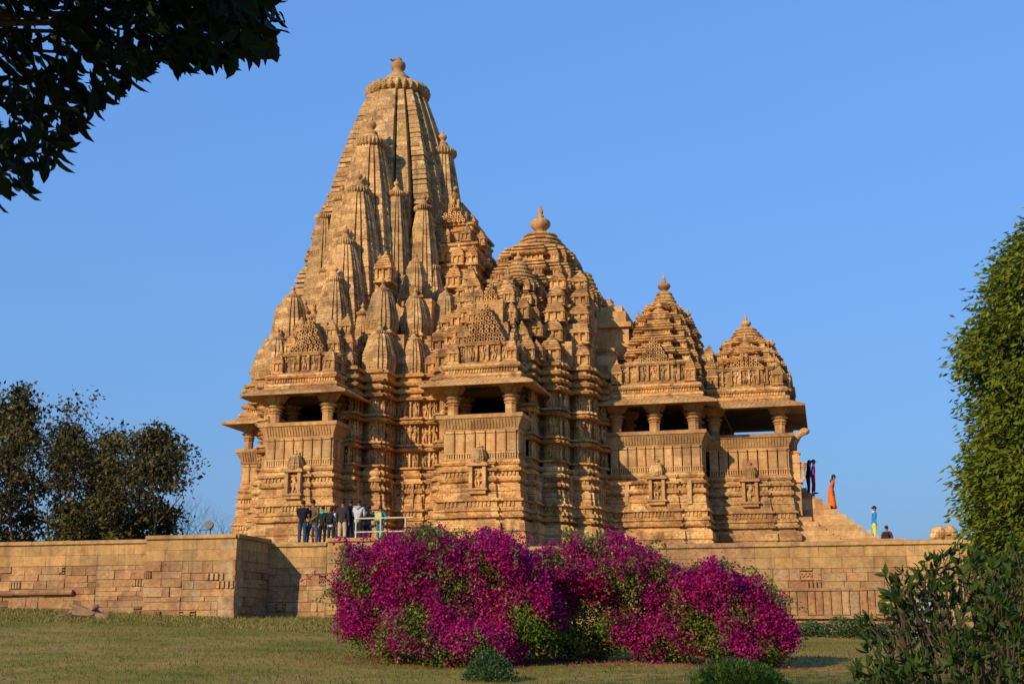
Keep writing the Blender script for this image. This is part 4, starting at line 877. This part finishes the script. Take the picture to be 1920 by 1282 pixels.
# tall column tree at the right
tc = at(2042, 900, 26.0); g = ground_z(tc.x, tc.y); o = tag(empty('column_tree', (tc.x, tc.y, g)), 'tall column shaped leafy green tree at the right edge', 'tree')
b = MB(); b.tube([(tc.x, tc.y, g-.1), (tc.x+.1, tc.y, 4), (tc.x, tc.y+.1, 7.5), (tc.x, tc.y, 9.3)], [.20, .15, .08, .03], 8)
pts, drs = [], []
for i in range(1500):
    z = rng.uniform(1.0, 9.9); f = (z-1.0)/8.9; w = 2.40*(.90+.10*math.sin(z*2.3+1)*math.sin(z*.9)) * (1 if f < .66 else max(.05, 1-((f-.66)/.36)**1.8)); a = rng.uniform(0, 6.28); rr = w*(rng.uniform(.25, 1)**.42)
    cc = np.array([tc.x+rr*math.cos(a), tc.y+rr*math.sin(a), z])
    if i % 6 == 0: b.tube([(tc.x, tc.y, max(g+.3, z-.7)), (tc.x+.5*rr*math.cos(a), tc.y+.5*rr*math.sin(a), z-.25), tuple(cc)], [.035, .022, .008], 4)
    m = 66; q_ = cc+rng.normal(size=(m, 3))*np.array([.20, .20, .15]); pts.append(q_); drs.append(np.array([math.cos(a), math.sin(a), -.25])+rng.normal(size=(m, 3))*.55)
leaf_obj('crown', G_ASH, np.concatenate(pts), rng.uniform(.12, .20, len(pts)*66), o, asp=.38, droop=.25, dirs=np.concatenate(drs)); b.build('trunk', MBARK, o)

# near shrub at the lower right: shoots with big pointed leaves
def shoots(o, roots, n, mat, leaf, lenr, upd, asp=.42):
    P_, D_, b = [], [], MB()
    for i in range(n):
        r0 = roots(i); d = upd(i); L = rng.uniform(*lenr); k = max(5, int(L/.055)); p = np.array(r0, float); pts = [p.copy()]
        for s in range(k):
            d = unit(d+rng.normal(size=3)*.06); p = p+d*L/k; pts.append(p.copy())
            if s > k*.25:
                a = s*2.4+i; side = unit(np.cross(d, [math.cos(a), math.sin(a), .3])); P_.append(p.copy()); D_.append(side*.8+d*.6+np.array([0, 0, .05]))
        for _ in range(4): P_.append(p.copy()); D_.append(d+rng.normal(size=3)*.5)
        b.tube(pts[::max(1, k//4)], np.linspace(.010, .003, len(pts[::max(1, k//4)])), 4)
    P_, D_ = np.array(P_), np.array(D_); sz = rng.uniform(leaf*.65, leaf*1.15, len(P_))
    leaf_obj('foliage', mat, P_, sz, o, asp=asp, droop=.15, dirs=D_, detail=True); b.build('branches', MBARK, o)
ns = at(1800, 1250, 9.6); g = ground_z(ns.x, ns.y); o = tag(empty('near_shrub', (ns.x, ns.y, g)), 'dark green shrub with large pointed leaves at the lower right corner', 'shrub')
tgt = [at(px+12, py+34, Y) for px, py, Y in [(1735, 1060, 9.6), (1700, 1090, 9.4), (1790, 1050, 9.9), (1680, 1130, 9.2), (1720, 1140, 9.8), (1760, 1110, 9.3), (1840, 1080, 9.6), (1655, 1210, 9.0), (1630, 1250, 8.8), (1690, 1200, 9.6), (1740, 1200, 9.0), (1800, 1150, 9.8), (1850, 1140, 9.2), (1890, 1090, 9.8), (1910, 1150, 9.4), (1780, 1230, 8.8), (1830, 1220, 9.4), (1880, 1210, 9.0), (1660, 1270, 9.4), (1720, 1270, 8.9), (1770, 1290, 9.3), (1840, 1285, 8.8), (1900, 1270, 9.2), (1870, 1050, 10.0), (1690, 1250, 9.0), (1930, 1060, 9.7), (1800, 1190, 9.1), (1860, 1180, 9.9)]]
stem0 = np.array([ns.x, ns.y, g])
b = MB()
for t in tgt: m = (Vector(stem0)*.45+t*.55); m.z -= .05; b.tube([tuple(stem0+rng.normal(size=3)*.05), m, t], [.016, .011, .006], 5)
b.build('stems', MBARK, o)
def _root(i): return np.array(tgt[i % len(tgt)])-np.array([0, 0, .22])+rng.normal(size=3)*.07
def _up(i): t = np.array(tgt[i % len(tgt)]); return unit((t-stem0)*np.array([.6, .6, .5])+np.array([0, 0, .5])+rng.normal(size=3)*.35)
shoots(o, _root, 290, G_NEAR, .095, (.20, .44), _up, asp=.36)

# overhanging tree whose trunk stands left of the view
o = tag(empty('overhanging_tree', (-8.2, 5.0, ground_z(-8.2, 5.0))), 'black silhouetted leafy branch hanging into the upper left corner', 'tree')
b = MB(); g = ground_z(-8.2, 5.0); b.tube([(-8.2, 5, g-.1), (-8.1, 5, 2.5), (-7.8, 5.2, 4.6)], [.32, .26, .22], 9)
limbs = [at(60, 60, 8.2), at(200, 60, 8.4), at(380, 20, 8.6), at(460, 40, 8.7), at(40, 250, 7.8), at(100, 200, 8.0), at(150, 100, 8.6), at(300, 40, 8.2), at(20, 330, 7.6)]
hub = Vector((-7.6, 5.6, 4.9)); b.tube([(-7.8, 5.2, 4.5), hub], [.22, .17], 8)
for t in limbs: b.tube([hub, hub.lerp(t, .55)+Vector((0, 0, .25)), t], [.05, .03, .010], 6)
b.build('trunk', MBARK, o)
P_, D_ = [], []
def fringe(x):           # lower edge of the leaf mass along the top of the view (photograph pixels)
    xs = [0, 40, 80, 110, 130, 165, 210, 250, 330, 410, 480, 530]; ys = [385, 365, 320, 300, 250, 215, 190, 150, 125, 125, 110, 60]
    return np.interp(x, xs, ys)
k = 0
while k < 1500:
    x = rng.uniform(-60, 505); y = rng.uniform(-80, fringe(x)-22); 
    if rng.random() < max(0, (x-420)/260): continue
    k += 1; P_.append(np.array(at(x, y, rng.uniform(7.2, 9.4)))); D_.append(np.array([rng.uniform(-.2, .9), rng.uniform(-.6, .6), rng.uniform(-1.1, .1)]))
for i in range(2600):                 # the same mass goes on outside the view
    x = rng.uniform(-620, 470); y = rng.uniform(-420, 330) if x < -40 else rng.uniform(-420, -60)
    P_.append(np.array(at(x, y, rng.uniform(6.6, 9.4)))); D_.append(np.array([rng.uniform(-.6, .9), rng.uniform(-.6, .6), rng.uniform(-1.1, .1)]))
for x in np.arange(-10, 525, 7.0):    # hanging leaves along the fringe
    y = fringe(x)-40+rng.uniform(-30, 22); P_.append(np.array(at(x, y, rng.uniform(7.8, 8.8)))); D_.append(np.array([rng.uniform(.1, .9), rng.uniform(-.2, .2), -1.0]))
for i in range(9000):                 # the rest of the crown, above and behind the camera's left shoulder
    d = unit(rng.normal(size=3))*rng.uniform(.2, 1)**.5; q = (np.array([-5.7, 5.1, 7.5])+d*np.array([2.3, 2.4, 1.7]) if i % 3 else np.array([-9.4, 3.6, 6.2])+d*np.array([2.3, 2.3, 1.8]))
    if q[2] < 4.0: continue
    v = q-np.array([0, 0, 1.6]); w = v@_f
    if w > 0 and -960 < 2300*(v@_r)/w and abs(2300*(v@_u)/w) < 700: continue
    P_.append(q); D_.append(rng.normal(size=3)+np.array([0, 0, -.6]))
P_, D_ = np.array(P_), np.array(D_); leaf_obj('crown', G_TOP, P_, rng.uniform(.14, .27, len(P_)), o, asp=.42, droop=.1, dirs=D_, detail=True)

# grass blades, fallen petals
def blades(n, xr, yr, hr, mat, name, label):
    x = rng.uniform(*xr, n); y = rng.uniform(*yr, n); v = y/np.maximum(1, 1); keep = np.abs((x*math.cos(_yw)+y*math.sin(_yw))/np.maximum(.1, -x*math.sin(_yw)+y*math.cos(_yw))) < .50; x, y = x[keep], y[keep]; n = len(x)
    z = gz(x, y)+.05*np.sin(x*.7+1)*np.sin(y*.45); pos = np.c_[x, y, z-.01]; d = np.c_[rng.normal(size=n)*.45, rng.normal(size=n)*.45, np.ones(n)]
    tag(leaf_obj(name, mat, pos, rng.uniform(*hr, n), asp=.16, droop=0, dirs=d), label, 'grass', kind='stuff')
M_GR = leafmat('grass_blade', [(.10, .12, .025), (.18, .16, .048), (.27, .20, .08)], .25, .8, .5, .15)
M_GR2 = leafmat('tall_grass_blade', [(.14, .15, .03), (.24, .22, .055), (.34, .27, .10)], .25, .8, .5, .15)
blades(85000, (-34, 16), (17, 47), (.04, .10), M_GR, 'lawn_grass', 'short dry grass covering the lawn')
blades(20000, (-34, -12), (36.0, 44.4), (.06, .17), M_GR2, 'tall_grass', 'taller dry grass at the foot of the left wall')
pe = np.concatenate([np.c_[rng.normal(bb.x+.2, 1.9, 420), rng.normal(bb.y-1.2, .8, 420), np.zeros(420)], np.c_[rng.normal(b2.x, 2.2, 300), rng.normal(b2.y-1.3, .6, 300), np.zeros(300)]])
pe[:, 2] = [ground_z(a, b_)+.05 for a, b_ in pe[:, :2]]
tag(leaf_obj('fallen_petals', F_BUSH, pe, rng.uniform(.03, .055, len(pe)), asp=.9), 'magenta petals fallen on the grass under the bushes', 'petals', kind='stuff')
# stones lying in the grass by the left wall
def rock(label, px, py, Y, s, seed, rot, lift=.30):
    r = random.Random(seed); bm = bmesh.new()
    for i in range(26):
        v = Vector((r.uniform(-1, 1), r.uniform(-1, 1), r.uniform(-1, 1))); v = v.normalized()*r.uniform(.8, 1.0); v = Vector((max(-.75, min(.75, v.x))*1.25, max(-.8, min(.8, v.y)), max(-.62, min(.66, v.z)))); bm.verts.new(v)
    bmesh.ops.convex_hull(bm, input=list(bm.verts)); bmesh.ops.bevel(bm, geom=list(bm.edges), offset=.05, segments=1, affect='EDGES')
    me = bpy.data.meshes.new('boulder'); bm.to_mesh(me); bm.free(); me.materials.append(MRK); c = at(px, py, Y)
    q = inst(me, 'boulder', (c.x, c.y, ground_z(c.x, c.y)+s[2]*lift), s, rot); q.rotation_euler[1] = r.uniform(-.3, .3); tag(q, label, 'rock', 'stones lying in the grass by the left wall')
MRK = stone('boulder_stone', (.24, .15, .085), (.32, .205, .11), (.40, .28, .15), lichen=.4, block=(9, 9), rand=.4, streak=.3, bump=.9, patch=.9)
rock('largest brown stone of the pile in the grass by the left wall', 158, 1162, 39.6, (.62, .42, .34), 1, .2)
rock('pale flat slab propped left of the brown stone pile', 120, 1164, 39.3, (.52, .3, .15), 2, .45)
rock('long narrow stone lying across the top of the stone pile', 146, 1156, 39.6, (.5, .24, .14), 3, -.15, 2.55)
rock('small yellow stone perched on top of the stone pile', 176, 1156, 39.6, (.18, .16, .15), 4, .9, 2.5)
rock('sloping stone at the right end of the stone pile', 192, 1164, 39.5, (.4, .3, .2), 5, -.5)
# ------------------------------------------------------------------ people and small things on the terrace
SKIN = plain('skin', (.21, .105, .06), .6, .1); HAIR = plain('hair', (.012, .010, .009), .5, .3)
_mc = {}
def cloth(c):
    if c not in _mc: _mc[c] = plain('cloth_%d' % len(_mc), c, .9, .22, 14.0, .1)
    return _mc[c]
def skin_mesh(name, verts, eds, mat, parent, M, sub=1):
    """verts: (x, y, z, rx, ry); surface grown round the joints, first vertex is the root"""
    me = bpy.data.meshes.new(name); me.from_pydata([v[:3] for v in verts], eds, []); o = bpy.data.objects.new(name, me); COL.objects.link(o)
    md = o.modifiers.new('s', 'SKIN'); md.use_smooth_shade = True
    for i, v in enumerate(verts): sv = me.skin_vertices[0].data[i]; sv.radius = (v[3], v[4]); sv.use_root = (i == 0)
    ss = o.modifiers.new('u', 'SUBSURF'); ss.levels = sub; ss.render_levels = sub
    dg = bpy.context.evaluated_depsgraph_get(); ev = bpy.data.meshes.new_from_object(o.evaluated_get(dg)); bpy.data.objects.remove(o); ev.name = name
    ev.materials.clear(); ev.materials.append(mat); ev.shade_smooth()
    return place(bpy.data.objects.new(name, ev), M, parent)
def person(label, x, y, z, h, rz, top, legs, sleeve=1.0, arms='down', stance=.09, skirt=None, bag=None, bagcol=(.02, .02, .025), hair='short', hood=None, sway=0.0, step=0.0, scarf=None, group='visitors at the temple', lean=0.0, head=None):
    M = Matrix.Translation((x, y, z)) @ Matrix.Rotation(rz, 4, 'Z') @ Matrix.Scale(h/1.72, 4)
    L = lambda zz: -lean*max(0, zz-.9)       # forward lean (towards -y, the way the person faces)
    s = sway
    hipL, hipR = (-.09+s, 0, .90), (.09+s, 0, .90)
    kL, kR = (-stance-.02+s*.5, -.02-step*.5, .49), (stance+.02+s*.5, -.02+step*.3, .49); fL, fR = (-stance-.02, .02-step, .07), (stance+.02, .02+step, .07)
    sh = 1.42; shL, shR = (-.185, L(sh), sh), (.185, L(sh), sh)
    if arms == 'back': eL, hL = (-.26, .10, 1.14), (-.05, .16, .98); eR, hR = (.26, .10, 1.14), (.05, .16, .98)
    elif arms == 'front': eL, hL = (-.25, L(1.1)-.05, 1.14), (-.08, L(1.1)-.24, 1.12); eR, hR = (.25, L(1.1)-.05, 1.14), (.08, L(1.1)-.24, 1.12)
    elif arms == 'hip': eL, hL = (-.34, .05, 1.16), (-.17, -.06, 1.0); eR, hR = (.27, L(1.1), 1.13), (.25, L(.9)-.06, .87)
    else: eL, hL = (-.255, L(1.1)+.01, 1.13), (-.25, L(.9)-.06, .86); eR, hR = (.255, L(1.1)+.01, 1.13), (.25, L(.9)-.06, .86)
    def fin(hd, el, sgn):
        d = (Vector(hd)-Vector(el)).normalized(); v = [(*(Vector(hd)+d*.06), .036, .018), (*(Vector(hd)+d*.115), .030, .014)]
        side = Vector((1, 0, 0)) if abs(d.x) < .7 else Vector((0, 1, 0)); return v, side, d
    V = [(s, 0, .95, .14, .11), (s*.6, L(1.12), 1.12, .125, .09), (0, L(1.33), 1.33, .15, .10), (0, L(1.45), 1.45, .075, .065), (0, L(1.52)-.01, 1.52, .052, .055),
         (0, L(1.58)-.02, 1.58, .068, .082), (0, L(1.66)-.02, 1.66, .077, .095), (0, L(1.72)-.01, 1.725, .045, .055),
         (*hipL, .085, .09), (*kL, .056, .06), (*fL, .038, .042), (fL[0]-.01, fL[1]-.14, .035, .036, .026), (*hipR, .085, .09), (*kR, .056, .06), (*fR, .038, .042), (fR[0]+.01, fR[1]-.14, .035, .036, .026),
         (*shL, .055, .055), (*eL, .038, .038), (*hL, .026, .022), (*shR, .055, .055), (*eR, .038, .038), (*hR, .026, .022)]
    E_ = [(0,1),(1,2),(2,3),(3,4),(4,5),(5,6),(6,7),(0,8),(8,9),(9,10),(10,11),(0,12),(12,13),(13,14),(14,15),(2,16),(16,17),(17,18),(2,19),(19,20),(20,21)]
    for hi, el, idx, sg in ((hL, eL, 18, -1), (hR, eR, 21, 1)):
        d = (Vector(hi)-Vector(el)).normalized(); w = d.cross(Vector((sg, 0, .01))); w = w.normalized() if w.length > .1 else Vector((0, 1, 0))
        p = Vector(hi)+d*.055; n0 = len(V); V.append((*p, .030, .016)); E_.append((idx, n0))
        for q, ln in ((-.75, .070), (-.25, .085), (.25, .080), (.75, .062)):
            b_ = p+w*(q*.034)+d*.03; V.append((*b_, .009, .009)); E_.append((n0, len(V)-1)); V.append((*(b_+d*ln*.6+Vector((0, -.012, 0))), .008, .008)); E_.append((len(V)-2, len(V)-1))
        t_ = Vector(hi)+w*-.03+d*.03; V.append((*t_, .010, .010)); E_.append((idx, len(V)-1)); V.append((*(t_+d*.035+w*-.022), .008, .008)); E_.append((len(V)-2, len(V)-1))
    o = skin_mesh('person', V, E_, SKIN, None, M); tag(o, label, 'person', group)
    # face: nose, eyes, ears belong to the head
    fy = L(1.63)-.02
    b = MB(); b.tube([(0, fy-.098, 1.655), (0, fy-.118, 1.615)], [.010, .016], 5)
    for q in (-1, 1): b.ball((q*.078, fy+.005, 1.63), (.012, .022, .032), 6, 4)
    b.build('nose_and_ears', SKIN, o, M=M, smooth=True)
    b = MB(); b.ball((-.03, fy-.088, 1.655), (.013, .010, .007), 6, 4); b.ball((.03, fy-.088, 1.655), (.013, .010, .007), 6, 4); b.ball((0, fy-.092, 1.572), (.024, .008, .006), 6, 4); b.build('eyes_and_mouth', HAIR, o, M=M)
    # hair
    b = MB(); b.ball((0, fy+.022, 1.685), (.092, .102, .088), 12, 8)
    if hair == 'long': b.tube([(0, fy+.07, 1.66), (0, fy+.11, 1.5), (0, fy+.13, 1.32), (0, fy+.12, 1.2)], [.08, .085, .07, .03], 8, .6)
    if hair == 'bun': b.ball((0, fy+.12, 1.66), .05, 8, 6)
    b.build('hair', HAIR, o, M=M, smooth=True)
    # top
    sl = sleeve; mid = lambda a, c, f: tuple(a[i]+(c[i]-a[i])*f for i in range(3))
    hem = .80 if skirt is None else .72
    T = [(s*.5, L(1.1), 1.12, .155, .12), (s, 0, .95, .165, .135), (s, 0, hem, .17, .14), (0, L(1.32), 1.32, .172, .125), (0, L(1.43), 1.43, .105, .085), (0, L(1.48), 1.475, .072, .07),
         (*shL, .078, .078), (*mid(shL, eL, min(1, sl*2)), .060, .060), (*shR, .078, .078), (*mid(shR, eR, min(1, sl*2)), .060, .060)]
    TE = [(0,1),(1,2),(0,3),(3,4),(4,5),(3,6),(6,7),(3,8),(8,9)]
    if sl > .5:
        T += [(*mid(eL, hL, (sl-.5)*1.9), .045, .045), (*mid(eR, hR, (sl-.5)*1.9), .045, .045)]; TE += [(7,10),(9,11)]
    skin_mesh('top', T, TE, cloth(top), o, M)
    if skirt is None:
        T = [(s, 0, .93, .155, .125), (s, 0, .98, .15, .12), (*hipL, .105, .11), (*mid(hipL, kL, .5), .095, .1), (*kL, .076, .08), (*mid(kL, fL, .9), .062, .066), (*hipR, .105, .11), (*mid(hipR, kR, .5), .095, .1), (*kR, .076, .08), (*mid(kR, fR, .9), .062, .066)]
        skin_mesh('trousers', T, [(0,1),(0,2),(2,3),(3,4),(4,5),(0,6),(6,7),(7,8),(8,9)], cloth(legs), o, M)
    else:
        b = MB(); rs_ = []
        for zz, r_ in ((1.02, .16), (.9, .19), (.6, .21), (.3, .24), (skirt, .27)):
            rs_.append([(s*max(0, zz)+r_*(1+.07*math.cos(7*i*.3927+zz*3))*math.cos(i*.3927), (r_*.85)*(1+.07*math.cos(7*i*.3927))*math.sin(i*.3927)-step*(1-zz)*.3, zz) for i in range(16)])
        b.rings(rs_).build('skirt', cloth(legs), o, M=M, smooth=True)
    sh_ = MB()
    for f_ in (fL, fR): sh_.ball((f_[0], f_[1]-.07, .04), (.052, .15, .045), 8, 5)
    sh_.build('shoes', cloth((.03, .028, .028)), o, M=M, smooth=True)
    if hood: MB().tube([(-.11, fy+.08, 1.47), (0, fy+.13, 1.43), (.11, fy+.08, 1.47)], [.05, .07, .05], 8).build('hood', cloth(hood), o, M=M, smooth=True)
    if bag:
        b = MB(); b.stack([(-.15,.11),(.15,.11),(.15,.27),(-.15,.27)], [(.98,-.03),(1.0,0),(1.34,0),(1.42,-.04),(1.46,-.09)]); b.box(-.11, .11, .27, .32, 1.02, 1.20)
        for q in (-1, 1): b.tube([(q*.11,.15,1.42),(q*.12,.02,1.50),(q*.12,-.13,1.36),(q*.13,-.05,1.1)], [.022]*4, 5)
        b.build('backpack', cloth(bagcol), o, M=M)
    if scarf: MB().tube([(-.17, L(1.4)+.04, 1.46), (.0, L(1.4)+.12, 1.44), (.19, L(1.3)+.04, 1.34), (.21, L(1.0)+.02, 1.0), (.2, .03, .72)], [.05, .06, .065, .08, .05], 7, .45).build('scarf', cloth(scarf), o, M=M, smooth=True)
    return o
def stand(px, Y, label, hpx, **k):
    p = at(px, 1010, Y); return person(label, p.x, Y, k.pop('z', 4.995), hpx, k.pop('rz', math.pi), **k)
G = 'visitors looking up at the temple from the terrace'
BL, NAVY, JEAN = (.012, .013, .018), (.018, .025, .05), (.045, .085, .16)
stand(566, 45.25, 'visitor in a black shirt and dark jeans, leftmost of the group by the railing', 1.74, top=BL, legs=(.03, .055, .10), sleeve=.4, arms='front', group=G)
stand(585, 45.5, 'visitor in a brown vest and blue jeans with hands behind the back', 1.78, top=(.13, .085, .045), legs=JEAN, sleeve=.75, arms='back', stance=.17, group=G)
stand(604, 45.25, 'visitor in black with a turquoise hood, third from the left of the group', 1.50, top=(.02, .022, .02), legs=(.015, .017, .02), hood=(.02, .42, .42), group=G)
stand(620, 45.35, 'visitor in a white tunic wearing a black backpack', 1.46, top=(.62, .64, .72), legs=(.02, .03, .05), skirt=None, bag=True, sleeve=.6, group=G, hair='long')
stand(641, 45.15, 'visitor in a dark grey jacket and cream trousers in the middle of the group', 1.70, top=(.035, .03, .03), legs=(.42, .33, .22), group=G)
stand(656, 45.6, 'visitor with a dark head covering and blue jeans right of the cream trousers', 1.74, top=(.02, .016, .022), legs=(.04, .06, .12), arms='hip', hood=(.05, .045, .07), group=G)
stand(671, 45.4, 'visitor in a light grey hooded jacket leaning by the railing', 1.72, top=(.42, .43, .44), legs=NAVY, hood=(.36, .37, .40), arms='front', sway=.04, group=G)
stand(689, 45.9, 'visitor in an olive camouflage jacket right of the grey jacket', 1.56, top=(.11, .085, .05), legs=(.035, .05, .09), arms='front', group=G, lean=.15)
stand(712, 45.4, 'visitor in a teal top with pale yellow backpack, rightmost of the group', 1.46, top=(.01, .20, .26), legs=(.03, .16, .2), bag=True, bagcol=(.45, .42, .16), arms='hip', group=G)
# stairs: visitors coming down
def on_stairs(px, py, label, h, Y=59.3, **k):
    p = at(px, py, Y); i = min(9, max(-1, int(math.floor((2.35-p.x)/.34)))); z = 5.715+(i+1)*.25-.003
    return person(label, p.x, Y, z, h, k.pop('rz', math.pi*.55), **k)
GS = 'visitors walking down the temple stairs'
on_stairs(1517, 935, 'visitor in black with long hair at the top of the stairs behind the pink shirt', 1.72, Y=60.2, top=BL, legs=(.02, .022, .04), hair='long', group=GS, lean=.15, rz=math.pi*.5)
on_stairs(1527, 945, 'visitor in a pink shirt and crimson trousers near the top of the stairs', 1.58, Y=59.0, top=(.36, .06, .20), legs=(.42, .008, .06), step=.05, hair='bun', group=GS, rz=math.pi*.5, lean=.1)
on_stairs(1561, 966, 'visitor in an orange dress with a dark shawl halfway down the stairs', 1.62, Y=59.2, top=(.55, .12, .03), legs=(.75, .14, .015), skirt=.10, hair='long', scarf=(.05, .05, .045), group=GS, rz=math.pi*.5, lean=.22, step=.06)
person('visitor in blue top, yellow scarf and trousers at the foot of the stairs', at(1641, 1017, 58.8).x, 58.8, 5.715, 1.58, math.pi*.55, top=(.02, .22, .62), legs=(.62, .60, .05), scarf=(.60, .62, .10), hair='bun', lean=.1, group=GS)
person('visitor in a maroon patterned shirt with a dark bag, rightmost below the stairs', at(1664, 1017, 58.0).x, 58.0, 4.70, 1.62, math.pi*.9, top=(.10, .035, .03), legs=(.5, .48, .45), bag=True, bagcol=(.03, .02, .02), group=GS)
# people on the lawn, mostly hidden by plants
def on_lawn(px, Y, label, h, **k):
    p = at(px, 1180, Y); return person(label, p.x, Y, ground_z(p.x, Y), h, k.pop('rz', math.pi*.9), group='visitors on the lawn by the wall', **k)
on_lawn(648, 43.4, 'visitor in cream clothes half hidden behind the left edge of the flowering bush', 1.62, top=(.55, .48, .30), legs=(.35, .33, .30))
on_lawn(1738, 33.0, 'visitor in dark trousers seen through the leaves of the near shrub', 1.66, top=(.30, .30, .36), legs=(.015, .016, .022))
on_lawn(1882, 33.0, 'visitor in a white shirt seen through the leaves at the lower right', 1.66, top=(.72, .74, .80), legs=(.10, .10, .12))
# railing beside the group
MPIPE = plain('cream_pipe', (.55, .44, .30), .5, .15)
rl = tag(empty('pipe_railing', (-16.9, 44.95, 5.0)), 'cream painted pipe railing beside the group of visitors', 'railing')
xa, xb = at(667, 1000, 44.95).x, at(760, 1000, 44.95).x
for i, q in enumerate(np.linspace(xa, xb, 3)): MB().tube([(q, 44.95, 4.98), (q, 44.95, 5.98)], [.035, .035], 8).build('post', MPIPE, rl)
for zz in (5.45, 5.97): MB().tube([(xa-.05, 44.95, zz), (xb+.3, 44.95, zz)], [.028, .028], 8).build('rail', MPIPE, rl)
# round topped stone sculpture at the terrace edge, right
sc_ = at(1758, 1010, 50.0); o = MB(); o.box(sc_.x-.55, sc_.x+.75, 49.7, 50.6, 4.95, 5.12); o.ball((sc_.x+.05, 50.1, 5.36), (.30, .30, .30), 14, 9); o.ball((sc_.x+.45, 50.2, 5.30), (.34, .30, .40), 12, 8); o.ball((sc_.x-.16, 49.95, 5.28), (.15, .15, .13), 10, 7); o.tube([(sc_.x+.1, 50.0, 5.1), (sc_.x+.05, 49.95, 5.3)], [.12, .1], 8)
tag(o.build('stone_sculpture', MS, smooth=True), 'rounded yellow stone sculpture on the terrace edge beside the right tree', 'sculpture')
# floodlight on the terrace, far left of the temple
fl = at(395, 985, 50.0); o = MB(); MDK = plain('dark_metal', (.05, .055, .07), .5, .2)
o.tube([(fl.x, 50, 4.98), (fl.x, 50, fl.z-.1)], [.03, .03], 6); o.tube([(fl.x, 50.0, fl.z), (fl.x, 49.8, fl.z+.03)], [.16, .20], 12); o.tube([(fl.x-.55, 50, fl.z-.18), (fl.x+.15, 50, fl.z-.18)], [.02, .02], 5); o.tube([(fl.x-.5, 50, 4.98), (fl.x-.5, 50, fl.z-.18)], [.02, .02], 5)
tag(o.build('floodlight', MDK), 'small dark floodlight on a frame at the left foot of the temple', 'floodlight')
# bird on the finial
o = MB(); o.ball((SX-.28, AY, 33.28), (.16, .07, .08), 8, 6); o.ball((SX-.44, AY, 33.36), .055, 7, 5); o.tube([(SX-.48, AY, 33.36), (SX-.56, AY, 33.35)], [.02, .004], 5); o.tube([(SX-.16, AY, 33.27), (SX+.05, AY, 33.24)], [.05, .02], 5); o.tube([(SX-.28, AY, 33.0), (SX-.28, AY, 33.22)], [.012, .012], 4)
tag(o.build('bird', cloth((.05, .05, .055)), smooth=True), 'small dark bird perched beside the top of the main spire', 'bird')
